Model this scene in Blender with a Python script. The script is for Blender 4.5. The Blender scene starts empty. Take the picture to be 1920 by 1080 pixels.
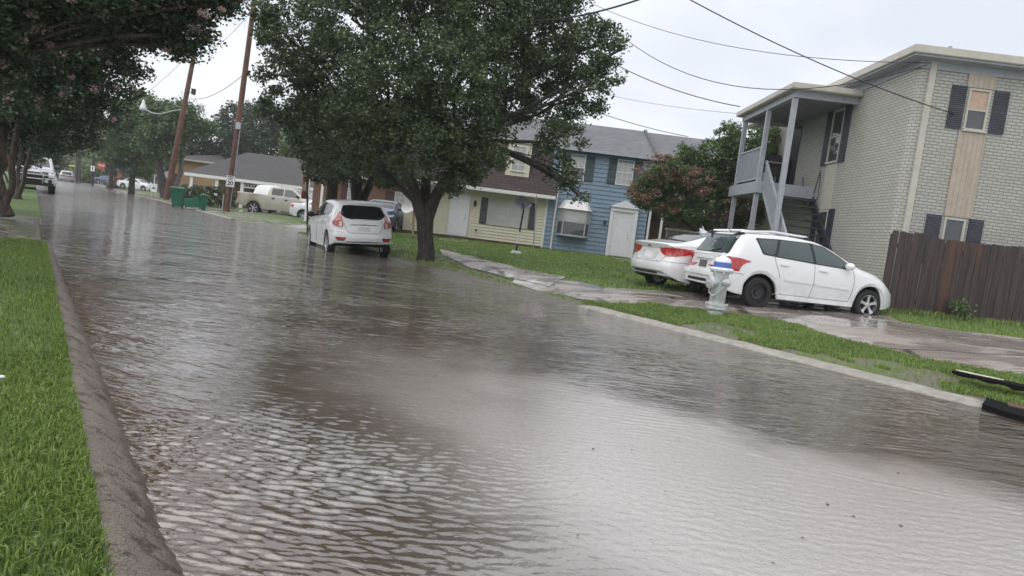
import bpy, bmesh, math, random
import numpy as np
from mathutils import Vector, Matrix
from mathutils.bvhtree import BVHTree
from mathutils.geometry import delaunay_2d_cdt
random.seed(7); RNG = np.random.default_rng(11)
S = bpy.context.scene
COL = S.collection
PI = math.pi
# ------------------------------------------------------------------ camera
F = 1280.0; ROLL = math.radians(7.0); EYE = 1.25
PITCH = math.atan(113*math.cos(ROLL)/F)
FW = np.array([0, math.cos(PITCH), -math.sin(PITCH)])
R0 = np.array([1., 0, 0]); U0 = np.cross(R0, FW)
RT = math.cos(ROLL)*R0+math.sin(ROLL)*U0
UP = -math.sin(ROLL)*R0+math.cos(ROLL)*U0
CAM = np.array([0, 0, EYE])
def ray(x, y): return FW+(x-960)/F*RT-(y-540)/F*UP
def at(x, y, Y):
    d = ray(x, y); return CAM+d*(Y/d[1])
def gr(x, y, z=0.):
    d = ray(x, y); return CAM+d*((z-EYE)/d[2])
def atX(x, y, X):
    d = ray(x, y); return CAM+d*(X/d[0])
cam = bpy.data.cameras.new('camera'); co = bpy.data.objects.new('camera', cam); COL.objects.link(co)
cam.sensor_width = 36; cam.lens = 36*F/1920; cam.clip_end = 2000; cam.clip_start = .05
m = Matrix.Identity(4)
for i in range(3):
    m[i][0] = RT[i]; m[i][1] = UP[i]; m[i][2] = -FW[i]; m[i][3] = CAM[i]
co.matrix_world = m
S.camera = co
# road frame: s along the road, t across it
DS = np.array([-.582, .813]); DT = np.array([.813, .582])
def st(s, t): return (s*DS[0]+t*DT[0], s*DS[1]+t*DT[1])
def to_st(x, y): return (x*DS[0]+y*DS[1], x*DT[0]+y*DT[1])
# ------------------------------------------------------------------ tags
def tag(o, label=None, cat=None, group=None, kind=None):
    if label: o['label'] = label
    if cat: o['category'] = cat
    if group: o['group'] = group
    if kind: o['kind'] = kind
    return o
def empty(name, loc=(0, 0, 0), rz=0, label=None, cat=None, group=None):
    o = bpy.data.objects.new(name, None); COL.objects.link(o)
    o.location = loc; o.rotation_euler = (0, 0, rz); o.empty_display_size = .2
    return tag(o, label, cat, group)
def copy_tree(o, parent=None):
    c = o.copy(); COL.objects.link(c); c.parent = parent
    for ch in list(o.children): copy_tree(ch, c)
    return c
def origin(o):
    v = Vector((0, 0, 0))
    while o is not None: v += o.location; o = o.parent
    return v
# ------------------------------------------------------------------ mesh builder
class MB:
    def __init__(s): s.v = []; s.f = []; s.m = []; s.mi = 0
    def add(s, vs, fs):
        b = len(s.v); s.v += [tuple(map(float, p)) for p in vs]
        s.f += [tuple(b+i for i in f) for f in fs]; s.m += [s.mi]*len(fs); return s
    def box(s, x0, x1, y0, y1, z0, z1):
        return s.add([(x, y, z) for z in (z0, z1) for y in (y0, y1) for x in (x0, x1)],
                     [(0, 2, 3, 1), (4, 5, 7, 6), (0, 1, 5, 4), (2, 6, 7, 3), (0, 4, 6, 2), (1, 3, 7, 5)])
    def bar(s, a, b, w, h=None, up=(0, 0, 1)):
        h = h or w; a = Vector(a); b = Vector(b); d = (b-a).normalized(); u = Vector(up)
        r = d.cross(u)
        if r.length < 1e-3: r = d.cross(Vector((0, 1, 0)))
        r.normalize(); u = r.cross(d)
        P = []
        for p in (a, b):
            for i, j in ((-1, -1), (1, -1), (1, 1), (-1, 1)): P.append(p+r*(i*w/2)+u*(j*h/2))
        return s.add(P, [(0, 1, 2, 3), (7, 6, 5, 4), (0, 4, 5, 1), (1, 5, 6, 2), (2, 6, 7, 3), (3, 7, 4, 0)])
    def tube(s, pts, rad, n=8, cap=True):
        pts = [Vector(p) for p in pts]; k = len(pts)
        if not hasattr(rad, '__len__'): rad = [rad]*k
        V = []; ref = None
        for i, p in enumerate(pts):
            d = (pts[min(i+1, k-1)]-pts[max(i-1, 0)]).normalized()
            if ref is None:
                ref = d.cross(Vector((0, 0, 1)))
                if ref.length < .05: ref = d.cross(Vector((0, 1, 0)))
            ref = (ref-d*ref.dot(d)).normalized(); q = d.cross(ref)
            for j in range(n):
                a = 2*PI*j/n; V.append(p+(ref*math.cos(a)+q*math.sin(a))*rad[i])
        Fc = []
        for i in range(k-1):
            for j in range(n):
                a = i*n+j; b = i*n+(j+1) % n; Fc.append((a, b, b+n, a+n))
        if cap: Fc += [tuple(range(n))[::-1], tuple((k-1)*n+j for j in range(n))]
        return s.add(V, Fc)
    def lathe(s, prof, c=(0, 0, 0), axis='z', n=24):
        V = []; Fc = []; k = len(prof); c = Vector(c)
        for r, h in prof:
            for j in range(n):
                a = 2*PI*j/n; x, y = r*math.cos(a), r*math.sin(a)
                p = {'z': (x, y, h), 'y': (x, h, y), 'x': (h, x, y)}[axis]; V.append(c+Vector(p))
        for i in range(k-1):
            for j in range(n):
                a = i*n+j; b = i*n+(j+1) % n; Fc.append((a, b, b+n, a+n))
        loop = prof[0] == prof[-1]
        if prof[0][0] > 1e-4 and not loop: Fc.append(tuple(range(n))[::-1])
        if prof[-1][0] > 1e-4 and not loop: Fc.append(tuple((k-1)*n+j for j in range(n)))
        return s.add(V, Fc)
    def prism(s, poly, a, b, axis='y'):
        k = len(poly); V = []
        for h in (a, b):
            for u, w in poly: V.append({'y': (u, h, w), 'x': (h, u, w), 'z': (u, w, h)}[axis])
        return s.add(V, [tuple(range(k)), tuple(range(2*k-1, k-1, -1))]+[(i, i+k, (i+1) % k+k, (i+1) % k) for i in range(k)])
    def sphere(s, c, r, n=10, sq=(1, 1, 1)):
        pr = [(math.sin(PI*i/n)*r*sq[0], -math.cos(PI*i/n)*r*sq[2]) for i in range(n+1)]
        return s.lathe(pr, c, 'z', n+4)
    def build(s, name, mat, parent=None, smooth=None, world=True, recalc=True, bevel=0):
        off = origin(parent) if (parent and world) else Vector((0, 0, 0))
        me = bpy.data.meshes.new(name)
        me.from_pydata([(x-off.x, y-off.y, z-off.z) for x, y, z in s.v], [], s.f)
        for mt in (mat if isinstance(mat, (list, tuple)) else [mat]): me.materials.append(mt)
        if any(s.m): me.polygons.foreach_set('material_index', s.m)
        if recalc or bevel:
            bm = bmesh.new(); bm.from_mesh(me)
            if bevel:
                bmesh.ops.bevel(bm, geom=[e for e in bm.edges if len(e.link_faces) == 2 and e.calc_face_angle(0) > .6], offset=bevel, segments=2, affect='EDGES', clamp_overlap=True)
            bmesh.ops.recalc_face_normals(bm, faces=bm.faces); bm.to_mesh(me); bm.free()
        if smooth is not None:
            me.shade_smooth(); me.set_sharp_from_angle(angle=math.radians(smooth))
        o = bpy.data.objects.new(name, me); COL.objects.link(o)
        if parent: o.parent = parent
        return o
# ------------------------------------------------------------------ node helpers
class N:
    def __init__(s, mat): s.t = mat.node_tree; s.n = s.t.nodes
    def node(s, typ, **kw):
        nd = s.n.new(typ)
        for k, v in kw.items(): setattr(nd, k, v)
        return nd
    def set(s, sock, v):
        if isinstance(v, bpy.types.NodeSocket): s.t.links.new(v, sock)
        else: sock.default_value = v
    def math(s, op, a, b=None, c=None, clamp=False):
        nd = s.node('ShaderNodeMath', operation=op); nd.use_clamp = clamp; s.set(nd.inputs[0], a)
        if b is not None: s.set(nd.inputs[1], b)
        if c is not None: s.set(nd.inputs[2], c)
        return nd.outputs[0]
    def vmath(s, op, a, b):
        nd = s.node('ShaderNodeVectorMath', operation=op); s.set(nd.inputs[0], a); s.set(nd.inputs[1], b)
        return nd.outputs['Value'] if op in ('DOT_PRODUCT', 'LENGTH', 'DISTANCE') else nd.outputs[0]
    def comb(s, x, y, z=0.):
        nd = s.node('ShaderNodeCombineXYZ')
        for i, v in enumerate((x, y, z)): s.set(nd.inputs[i], v)
        return nd.outputs[0]
    def sep(s, v):
        nd = s.node('ShaderNodeSeparateXYZ'); s.set(nd.inputs[0], v); return nd.outputs
    def pos(s): return s.node('ShaderNodeNewGeometry').outputs['Position']
    def obj(s): return s.node('ShaderNodeTexCoord').outputs['Object']
    def noise(s, vec, scale, detail=4, rough=.55, dist=0.):
        nd = s.node('ShaderNodeTexNoise'); s.set(nd.inputs['Vector'], vec); s.set(nd.inputs['Scale'], scale)
        s.set(nd.inputs['Detail'], detail); s.set(nd.inputs['Roughness'], rough); s.set(nd.inputs['Distortion'], dist)
        return nd.outputs['Fac']
    def voro(s, vec, scale, out='Distance', feat='F1'):
        nd = s.node('ShaderNodeTexVoronoi', feature=feat); s.set(nd.inputs['Vector'], vec); s.set(nd.inputs['Scale'], scale)
        return nd.outputs[out]
    def mix(s, f, a, b, blend='MIX'):
        nd = s.node('ShaderNodeMix', data_type='RGBA', blend_type=blend); s.set(nd.inputs[0], f)
        s.set(nd.inputs[6], c4(a)); s.set(nd.inputs[7], c4(b)); return nd.outputs[2]
    def mixf(s, f, a, b):
        nd = s.node('ShaderNodeMix', data_type='FLOAT'); s.set(nd.inputs[0], f); s.set(nd.inputs[2], a); s.set(nd.inputs[3], b)
        return nd.outputs[0]
    def ramp(s, f, a, b, lo=0., hi=1.):
        nd = s.node('ShaderNodeMapRange'); nd.interpolation_type = 'SMOOTHSTEP'
        for k, v in zip(range(5), (f, a, b, lo, hi)): s.set(nd.inputs[k], v)
        return nd.outputs[0]
    def bump(s, h, dist=.01, strength=1., normal=None):
        nd = s.node('ShaderNodeBump'); s.set(nd.inputs['Strength'], strength); s.set(nd.inputs['Distance'], dist)
        s.set(nd.inputs['Height'], h)
        if normal is not None: s.set(nd.inputs['Normal'], normal)
        return nd.outputs[0]
def c4(c): return c if isinstance(c, bpy.types.NodeSocket) else (tuple(c)+(1,) if len(c) == 3 else c)
def newmat(name):
    mt = bpy.data.materials.new(name); mt.use_nodes = True
    return mt, N(mt), mt.node_tree.nodes['Principled BSDF']
def flat(name, col, rough=.6, metal=0., spec=.5, var=.12, scale=6., bump=0., coat=0., streak=0., dirt=None):
    """a plain coloured surface with a little uneven colour, roughness and relief"""
    mt, n, b = newmat(name); p = n.obj()
    f = n.noise(p, scale, 5)
    d = tuple(c*(1-var) for c in col); l = tuple(min(1, c*(1+var)) for c in col)
    colr = n.mix(n.ramp(f, .3, .7), d, l)
    if streak:
        x, y, z = n.sep(p)
        g = n.noise(n.comb(n.math('MULTIPLY', x, 9.), n.math('MULTIPLY', y, 9.), n.math('MULTIPLY', z, .8)), 1., 4)
        colr = n.mix(n.math('MULTIPLY', n.ramp(g, .45, .75), streak), colr, dirt or tuple(c*.45 for c in col))
    n.set(b.inputs['Base Color'], colr)
    n.set(b.inputs['Roughness'], n.mixf(f, max(0, rough-.08), min(1, rough+.08)))
    b.inputs['Metallic'].default_value = metal; b.inputs['Specular IOR Level'].default_value = spec
    b.inputs['Coat Weight'].default_value = coat; b.inputs['Coat Roughness'].default_value = .05
    if bump: n.set(b.inputs['Normal'], n.bump(n.noise(p, scale*6, 4), bump))
    return mt
def wallvec(n):
    x, y, z = n.sep(n.obj()); return n.comb(n.math('SUBTRACT', x, y), z, 0.)
def brick(name, c1, c2, mortar, w=.2, h=.067, ms=.010, bump=.006, rough=.8, var=.25, stain=.3, vec=None, off=.5):
    mt, n, b = newmat(name); v = vec(n) if vec else wallvec(n)
    nd = n.node('ShaderNodeTexBrick'); nd.offset = off; n.set(nd.inputs['Vector'], v)
    nd.inputs['Scale'].default_value = 1; nd.inputs['Brick Width'].default_value = w; nd.inputs['Row Height'].default_value = h
    nd.inputs['Mortar Size'].default_value = ms; nd.inputs['Mortar Smooth'].default_value = .25; nd.inputs['Bias'].default_value = 0
    nd.inputs['Color1'].default_value = c4(c1); nd.inputs['Color2'].default_value = c4(c2); nd.inputs['Mortar'].default_value = c4(mortar)
    big = n.noise(n.obj(), .7, 4); fine = n.noise(n.obj(), 30., 4)
    col = n.mix(n.math('MULTIPLY', n.ramp(big, .4, .75), stain), nd.outputs['Color'], tuple(c*.6 for c in c1))
    col = n.mix(n.math('MULTIPLY', fine, var), col, tuple(c*.5 for c in c1))
    n.set(b.inputs['Base Color'], col); n.set(b.inputs['Roughness'], n.mixf(big, rough-.2, rough))
    h1 = n.math('ADD', n.math('MULTIPLY', nd.outputs['Fac'], -1.), n.math('MULTIPLY', fine, .3))
    n.set(b.inputs['Normal'], n.bump(h1, bump)); return mt
# ------------------------------------------------------------------ materials
M = {}
M['white_paint'] = flat('white_paint', (.72, .72, .71), .5, var=.05, streak=.12)
M['beige_trim'] = flat('beige_trim', (.50, .475, .42), .55, var=.06, streak=.15)
M['grey_trim'] = flat('grey_trim', (.36, .38, .43), .6, var=.08, streak=.15)
M['beige_panel'] = flat('beige_panel', (.45, .385, .32), .6, var=.07, streak=.2)
M['soffit'] = flat('soffit', (.22, .22, .24), .8)
M['dark_blue'] = flat('dark_shutter', (.04, .045, .06), .5, var=.2)
M['black_shutter'] = flat('black_shutter', (.035, .038, .05), .5)
M['green_shutter'] = flat('green_shutter', (.035, .06, .065), .5)
M['maroon'] = flat('maroon_shutter', (.075, .03, .03), .6)
M['door_white'] = flat('door_white', (.74, .75, .78), .4, var=.04)
M['blind'] = flat('window_blind', (.42, .43, .42), .7)
M['yellow'] = flat('yellow_siding', (.64, .60, .47), .55, var=.05, streak=.15)
M['blue'] = flat('blue_siding', (.19, .265, .35), .5, var=.1, streak=.2)
M['tan_wall'] = flat('tan_wall', (.40, .27, .15), .7, var=.08)
M['concrete'] = flat('concrete', (.30, .27, .25), .6, var=.2, scale=5, bump=.004)
M['black'] = flat('black_plastic', (.012, .012, .014), .5)
M['dull_black'] = flat('dull_black', (.008, .008, .009), .95, spec=.1)  # dull near-black for the storm drain lid, throat and pan
M['rubber'] = flat('rubber', (.012, .012, .012), .7, bump=.002)
M['alloy'] = flat('alloy', (.62, .62, .64), .25, metal=.8, var=.05)
M['steel_wheel'] = flat('steel_wheel', (.02, .02, .022), .45)
M['metal'] = flat('galvanised_metal', (.35, .36, .38), .4, metal=.6)
M['hydrant_silver'] = flat('hydrant_silver', (.60, .62, .64), .34, metal=.45, var=.15, scale=14, bump=.003, streak=.25)
M['hydrant_white'] = flat('hydrant_white', (.72, .75, .80), .4)
M['hydrant_blue'] = flat('hydrant_blue', (.07, .12, .42), .45)
M['pole_wood'] = flat('pole_wood', (.115, .05, .032), .7, var=.35, scale=3, bump=.01, streak=.5)
M['dark_pole'] = flat('dark_pole', (.03, .028, .026), .7)
M['wire'] = flat('wire', (.02, .02, .022), .6)
M['bin_green'] = flat('bin_green', (.013, .12, .072), .4, var=.15)
M['sign_white'] = flat('sign_white', (.75, .76, .78), .4, var=.04)
M['sign_black'] = flat('sign_black', (.02, .02, .02), .5)
M['sign_red'] = flat('sign_red', (.5, .06, .04), .45)
M['sign_green'] = flat('sign_green', (.03, .25, .15), .45)
M['sign_yellow'] = flat('sign_yellow', (.65, .5, .1), .45)
M['dish_grey'] = flat('dish_grey', (.10, .10, .125), .6)
M['tail_red'] = flat('tail_red', (.42, .02, .02), .15, coat=1, var=.3, scale=20)
M['tail_pink'] = flat('tail_pink', (.45, .10, .09), .15, coat=1, var=.2, scale=20)
M['lamp_clear'] = flat('lamp_clear', (.55, .56, .58), .12, coat=1, var=.2, scale=25)
M['amber'] = flat('amber', (.75, .26, .05), .15, coat=1)
M['plate'] = flat('plate', (.6, .6, .62), .4)
M['seam'] = flat('seam', (.10, .10, .11), .6)
M['brown_wood'] = flat('brown_wood', (.10, .06, .04), .7)
M['leaf_litter'] = flat('leaf_litter', (.05, .03, .02), .7)
def glass(name, col, rough=.03, var=.25):
    mt, n, b = newmat(name); f = n.noise(n.obj(), 1.6, 3)
    n.set(b.inputs['Base Color'], n.mix(f, tuple(c*(1-var) for c in col), tuple(c*(1+var) for c in col)))
    b.inputs['Roughness'].default_value = rough; b.inputs['Specular IOR Level'].default_value = .8
    n.set(b.inputs['Normal'], n.bump(n.noise(n.obj(), 2.5, 2), .004)); return mt
M['glass'] = glass('window_glass', (.06, .065, .07))
M['glass_dark'] = glass('car_glass_dark', (.012, .013, .015))
M['glass_car'] = glass('car_glass', (.055, .075, .075))
M['glass_curtain'] = glass('window_with_curtain', (.42, .43, .42), .15)
def paint(name, col, metal=0., rough=.28):
    mt, n, b = newmat(name); p = n.obj(); x, y, z = n.sep(p)
    drt = n.math('MULTIPLY', n.ramp(z, .75, .15), n.ramp(n.noise(p, 5., 4), .3, .7))
    n.set(b.inputs['Base Color'], n.mix(n.math('MULTIPLY', drt, .35), col, tuple(c*.45 for c in col)))
    b.inputs['Roughness'].default_value = rough; b.inputs['Metallic'].default_value = metal
    b.inputs['Coat Weight'].default_value = .8; b.inputs['Coat Roughness'].default_value = .06
    drops = n.ramp(n.voro(p, 45.), .18, .02)
    n.set(b.inputs['Normal'], n.bump(n.math('ADD', drops, n.math('MULTIPLY', n.noise(p, 1.3, 2), .4)), .0012)); return mt
M['car_white'] = paint('car_white', (.74, .75, .76))
M['car_silver'] = paint('car_silver', (.42, .43, .45), .4)
M['car_lightsilver'] = paint('car_lightsilver', (.60, .63, .67), .2)
M['car_tan'] = paint('car_tan', (.40, .37, .31), .35)
M['car_blue'] = paint('car_blue', (.035, .075, .16), .3)
M['car_red'] = paint('car_red', (.16, .015, .03), .2)
M['car_beige'] = paint('car_beige', (.42, .30, .25), .1)
M['painted_brick'] = brick('painted_brick', (.49, .485, .44), (.42, .415, .38), (.23, .225, .21), .205, .0745, .010, .006, var=.25, stain=.25)
M['red_brick'] = brick('red_brick', (.24, .12, .07), (.18, .09, .06), (.20, .16, .13), .205, .075, .01)
M['brown_brick'] = brick('brown_brick', (.15, .075, .05), (.10, .06, .045), (.16, .13, .11), .205, .075, .01)
M['taupe_brick'] = brick('taupe_brick', (.22, .19, .17), (.18, .16, .15), (.13, .12, .11), .205, .075, .01)
M['grey_shingle'] = brick('grey_shingle', (.15, .155, .17), (.21, .215, .23), (.09, .09, .1), .16, .11, .006, .01, .9, .5, .3)
M['brown_shingle'] = brick('brown_shingle', (.085, .06, .055), (.055, .04, .04), (.025, .02, .02), .22, .14, .012, .012, .9, .4, .2)
M['dark_shingle'] = brick('dark_shingle', (.085, .08, .08), (.06, .058, .06), (.03, .03, .03), .2, .14, .008, .01, .9, .4, .3)
def boards():
    mt, n, b = newmat('fence_boards'); p = n.obj(); x, y, z = n.sep(p)
    g = n.noise(n.comb(n.math('MULTIPLY', x, 30.), n.math('MULTIPLY', y, 30.), n.math('MULTIPLY', z, 1.2)), 1., 6, .6)
    big = n.noise(n.comb(n.math('MULTIPLY', x, 2.6), 0., n.math('MULTIPLY', z, .25)), 1., 3)
    c = n.mix(n.ramp(g, .3, .7), (.026, .017, .016), (.07, .048, .045))
    c = n.mix(n.math('MULTIPLY', n.ramp(big, .56, .68), .55), c, (.12, .042, .022))
    st_ = n.noise(n.comb(n.math('MULTIPLY', x, 14.), 3., n.math('MULTIPLY', z, .7)), 1., 4)
    c = n.mix(n.math('MULTIPLY', n.ramp(st_, .66, .8), .5), c, (.16, .145, .14))
    n.set(b.inputs['Base Color'], c); b.inputs['Roughness'].default_value = .55
    n.set(b.inputs['Normal'], n.bump(g, .006)); return mt
M['fence'] = boards()
def leaf(name, dark, light, rough=.36, trans=.25, straw=None):
    mt, n, b = newmat(name); a = n.node('ShaderNodeAttribute', attribute_name='tint').outputs['Fac']
    cc_ = n.mix(a, dark, light)
    if straw: cc_ = n.mix(n.ramp(a, .90, .93), cc_, straw)
    n.set(b.inputs['Base Color'], cc_); b.inputs['Roughness'].default_value = rough
    b.inputs['Specular IOR Level'].default_value = .55
    tr = n.node('ShaderNodeBsdfTranslucent'); n.set(tr.inputs['Color'], n.mix(a, tuple(c*1.2 for c in dark), tuple(c*1.3 for c in light)))
    mx = n.node('ShaderNodeMixShader'); mx.inputs[0].default_value = trans
    n.t.links.new(b.outputs[0], mx.inputs[1]); n.t.links.new(tr.outputs[0], mx.inputs[2])
    n.t.links.new(mx.outputs[0], n.n['Material Output'].inputs['Surface']); return mt
M['leaf_oak'] = leaf('leaf_oak', (.023, .042, .018), (.105, .150, .058))
M['leaf_dark'] = leaf('leaf_dark', (.014, .032, .016), (.055, .095, .036))
M['leaf_mid'] = leaf('leaf_mid', (.04, .08, .03), (.15, .225, .08))
M['leaf_pale'] = leaf('leaf_pale', (.07, .12, .035), (.17, .24, .08))
M['leaf_rust'] = leaf('leaf_rust', (.14, .075, .05), (.36, .21, .16))
M['leaf_hedge'] = leaf('leaf_hedge', (.02, .04, .018), (.06, .09, .035))
M['blossom'] = leaf('blossom', (.36, .22, .22), (.72, .56, .55), .7, .35)
M['grass_blade'] = leaf('grass_blade', (.045, .10, .014), (.27, .36, .08), .5, .3, (.38, .36, .18))
M['grass_far'] = leaf('grass_far', (.085, .15, .03), (.30, .40, .12), .5, .3, (.36, .33, .19))
def bark(name, a, b_):
    mt, n, b = newmat(name); p = n.obj(); x, y, z = n.sep(p)
    g = n.noise(n.comb(n.math('MULTIPLY', x, 14.), n.math('MULTIPLY', y, 14.), n.math('MULTIPLY', z, 3.5)), 1., 6, .65)
    n.set(b.inputs['Base Color'], n.mix(n.ramp(g, .35, .68), a, b_)); b.inputs['Roughness'].default_value = .75
    n.set(b.inputs['Normal'], n.bump(g, .03)); return mt
M['bark'] = bark('bark', (.018, .014, .012), (.062, .05, .042))
M['bark_tan'] = bark('bark_tan', (.028, .019, .014), (.105, .075, .055))
M['bark_grey'] = bark('bark_grey', (.09, .08, .075), (.2, .18, .16))
def g2(x, y, z): p = gr(x, y, z); return (p[0], p[1])
# ------------------------------------------------------------------ terrain
def sm(a, b, x):
    u = np.clip((x-a)/(b-a), 0, 1); return u*u*(3-2*u)
def vnoise(x, y, sc=1., seed=0):
    x = np.asarray(x, float)*sc; y = np.asarray(y, float)*sc
    return (np.sin(x*1.7+seed)+np.sin(y*2.1+1.3+seed*2)+np.sin((x+y)*1.3+2.1)+np.sin((x-y)*2.7+.5+seed))*.25
def height(x, y):
    x = np.asarray(x, float); y = np.asarray(y, float)
    s = x*DS[0]+y*DS[1]; t = x*DT[0]+y*DT[1]
    h = np.full(np.shape(s), -.13)
    # left verge
    L = .125+.02*vnoise(s, t, 1.5)+.10*sm(-1.5, -12, t)
    flood = sm(12.9, 13.3, s+.25*vnoise(t, s, 2.))*(1-sm(20.8, 22.5, s+.5*vnoise(t, s, 1.)))
    L = L*(1-flood)+flood*(-.03+.02*vnoise(s, t, 3.)+.2*sm(-6, -14, t))
    far = sm(29, 33, s)*(1-sm(33, 60, s))*.0
    h = np.where(t < .24, L+far, h)
    # right side
    prof = np.interp(t, [8.15, 8.35, 8.6, 10, 12, 14, 16, 25, 60], [.0, .035, .06, .17, .28, .34, .40, .50, .6])
    prof = prof+.022*vnoise(s, t, 2.2)+.012*vnoise(s, t, 6.)
    # apron of the far driveway is under water; so is the one by the oak
    ap = sm(26.3, 27.6, s)*(1-sm(33.5, 35.5, s+.3*(t-8)))*(1-sm(10.5, 12.5, t))
    prof = prof*(1-ap)+ap*(-.05)
    ap2 = sm(17.6, 18.3, s-.9*(t-9))*(1-sm(18.9, 19.8, s-.9*(t-9)))*(1-sm(11, 13, t))*0
    edge = 8.2+.12*vnoise(s, t, 1.1)+.35*sm(19, 24, s)*(1-sm(36, 45, s))*vnoise(s, 3, .5)
    k = sm(edge-.05, edge+.35, t)
    h = np.where(t > 7.9, -.13+(prof+.13)*k, h)
    # the low flat strip beside the oak where water lies on the grass
    w = np.exp(-((t-(8.6+.13*(s-9.5)))/.28)**2)*sm(10.2, 11, s)*(1-sm(18.6, 20, s))
    h = np.where(t > 8, h*(1-w)+w*(-.012), h)
    return h
def axis(lims):
    out = []
    for a, b, st_ in lims: out += list(np.arange(a, b, st_))
    return np.array(out+[lims[-1][1]])
ss = axis([(-60, -6, 6), (-6, 0, .6), (0, 26, .16), (26, 46, .3), (46, 80, 1.2), (80, 200, 6), (200, 500, 40)])
tt = axis([(-200, -20, 20), (-20, -4, 1.), (-4, .12, .16), (.12, .28, .04), (.28, 7.9, .7), (7.9, 20, .12), (20, 34, .6), (34, 80, 4), (80, 400, 40)])
SS, TT = np.meshgrid(ss, tt, indexing='ij')
XX = SS*DS[0]+TT*DT[0]; YY = SS*DS[1]+TT*DT[1]; ZZ = height(XX, YY)
def grid_mesh(name, X, Y, Z, mat):
    a, b = X.shape; me = bpy.data.meshes.new(name)
    V = np.stack([X, Y, Z], -1).reshape(-1, 3)
    idx = np.arange(a*b).reshape(a, b)
    q = np.stack([idx[:-1, :-1], idx[:-1, 1:], idx[1:, 1:], idx[1:, :-1]], -1).reshape(-1, 4)
    me.vertices.add(len(V)); me.vertices.foreach_set('co', V.ravel())
    me.loops.add(q.size); me.loops.foreach_set('vertex_index', q.ravel().astype(np.int32))
    me.polygons.add(len(q)); me.polygons.foreach_set('loop_start', np.arange(0, q.size, 4, dtype=np.int32))
    me.polygons.foreach_set('loop_total', np.full(len(q), 4, dtype=np.int32))
    me.update(calc_edges=True); me.validate(); me.shade_smooth(); me.materials.append(mat)
    bm = bmesh.new(); bm.from_mesh(me); bm.faces.ensure_lookup_table()
    if bm.faces[0].normal.z < 0: bmesh.ops.reverse_faces(bm, faces=bm.faces)
    bm.to_mesh(me); bm.free()
    o = bpy.data.objects.new(name, me); COL.objects.link(o); return o
def ground_mat():
    mt, n, b = newmat('soil_and_turf'); p = n.pos(); x, y, z = n.sep(p)
    f = n.noise(p, 2.2, 6, .65); g = n.noise(p, 22., 5, .7); big = n.noise(p, .35, 3)
    turf = n.mix(g, (.03, .06, .014), (.12, .19, .045))
    turf = n.mix(n.ramp(big, .45, .7), turf, (.12, .17, .05))
    soil = n.mix(g, (.075, .062, .052), (.24, .205, .17))
    # bare, washed-out ground near the water
    tt_ = n.vmath('DOT_PRODUCT', p, (DT[0], DT[1], 0))
    bare = n.math('MULTIPLY', n.math('MULTIPLY', n.ramp(f, .42, .56), n.ramp(z, .24, .12)), n.ramp(tt_, 7., 8.), clamp=True)
    low = n.ramp(z, .035, .005)
    k = n.math('MAXIMUM', n.math('MULTIPLY', bare, .95), n.math('MULTIPLY', low, .8))
    n.set(b.inputs['Base Color'], n.mix(k, turf, soil))
    n.set(b.inputs['Roughness'], n.mixf(k, .75, .35))
    n.set(b.inputs['Normal'], n.bump(g, .03)); return mt
M['ground'] = ground_mat()
gnd = grid_mesh('ground', XX, YY, ZZ, M['ground']); tag(gnd, kind='structure')
# ------------------------------------------------------------------ road bed under the water
rb = MB()
a, b_, c, d = st(-60, .26), st(-60, 8.15), st(200, 8.15), st(200, .2)
rb.add([(a[0], a[1], -.12), (b_[0], b_[1], -.12), (c[0], c[1], -.12), (d[0], d[1], -.12)], [(0, 1, 2, 3)])
tag(rb.build('road', M['concrete'], recalc=False), kind='structure')
# ------------------------------------------------------------------ kerbs
def kerb_mat():
    mt, n, b = newmat('kerb_concrete'); p = n.pos()
    g = n.noise(p, 140., 6, .8); f = n.noise(p, 6., 9, .85); v = n.voro(p, 120.)
    c = n.mix(n.ramp(g, .38, .62), (.105, .080, .064), (.30, .25, .215))
    c = n.mix(n.math('MULTIPLY', n.ramp(f, .50, .57), .85), c, (.035, .022, .014))
    c = n.mix(n.ramp(v, .14, .06), c, (.42, .38, .34))
    z_ = n.sep(p)[2]; c = n.mix(n.math('MULTIPLY', n.ramp(n.math('ADD', z_, n.math('MULTIPLY', f, .04)), .065, .03), .6), c, (.05, .037, .028))
    sj = n.math('FRACT', n.math('DIVIDE', n.vmath('DOT_PRODUCT', p, (DS[0], DS[1], 0)), 1.9)); c = n.mix(n.ramp(sj, .010, .004), c, (.02, .016, .013))
    n.set(b.inputs['Base Color'], c); n.set(b.inputs['Roughness'], n.mixf(f, .6, .35))
    n.set(b.inputs['Normal'], n.bump(n.math('ADD', g, n.math('MULTIPLY', v, -1.)), .006)); return mt
M['kerb'] = kerb_mat()
M['kerb_pale'] = flat('kerb_pale', (.29, .27, .24), .55, var=.2, scale=9, bump=.004)
def strip(name, prof, s0, s1, step, mat, wob=.0, seed=0, ends=None):
    sv = np.arange(s0, s1+step, step); V = []; Fc = []; k = len(prof)
    for i, s_ in enumerate(sv):
        for j, (t_, z_) in enumerate(prof):
            w = wob*(vnoise(s_, j*1.7, 5., seed)+.5*vnoise(s_, j, 17., seed)+.4*vnoise(s_, j*3, 43., seed))
            dz = w*.35; drop = ends(s_) if ends else 0.
            x, y = st(s_, t_+w*(j > 1)); V.append((x, y, z_+dz*(0 < j)+drop))
    for i in range(len(sv)-1):
        for j in range(k-1): Fc.append((i*k+j, i*k+j+1, (i+1)*k+j+1, (i+1)*k+j))
    o = MB(); o.add(V, Fc); return o.build(name, mat, smooth=60)
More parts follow.
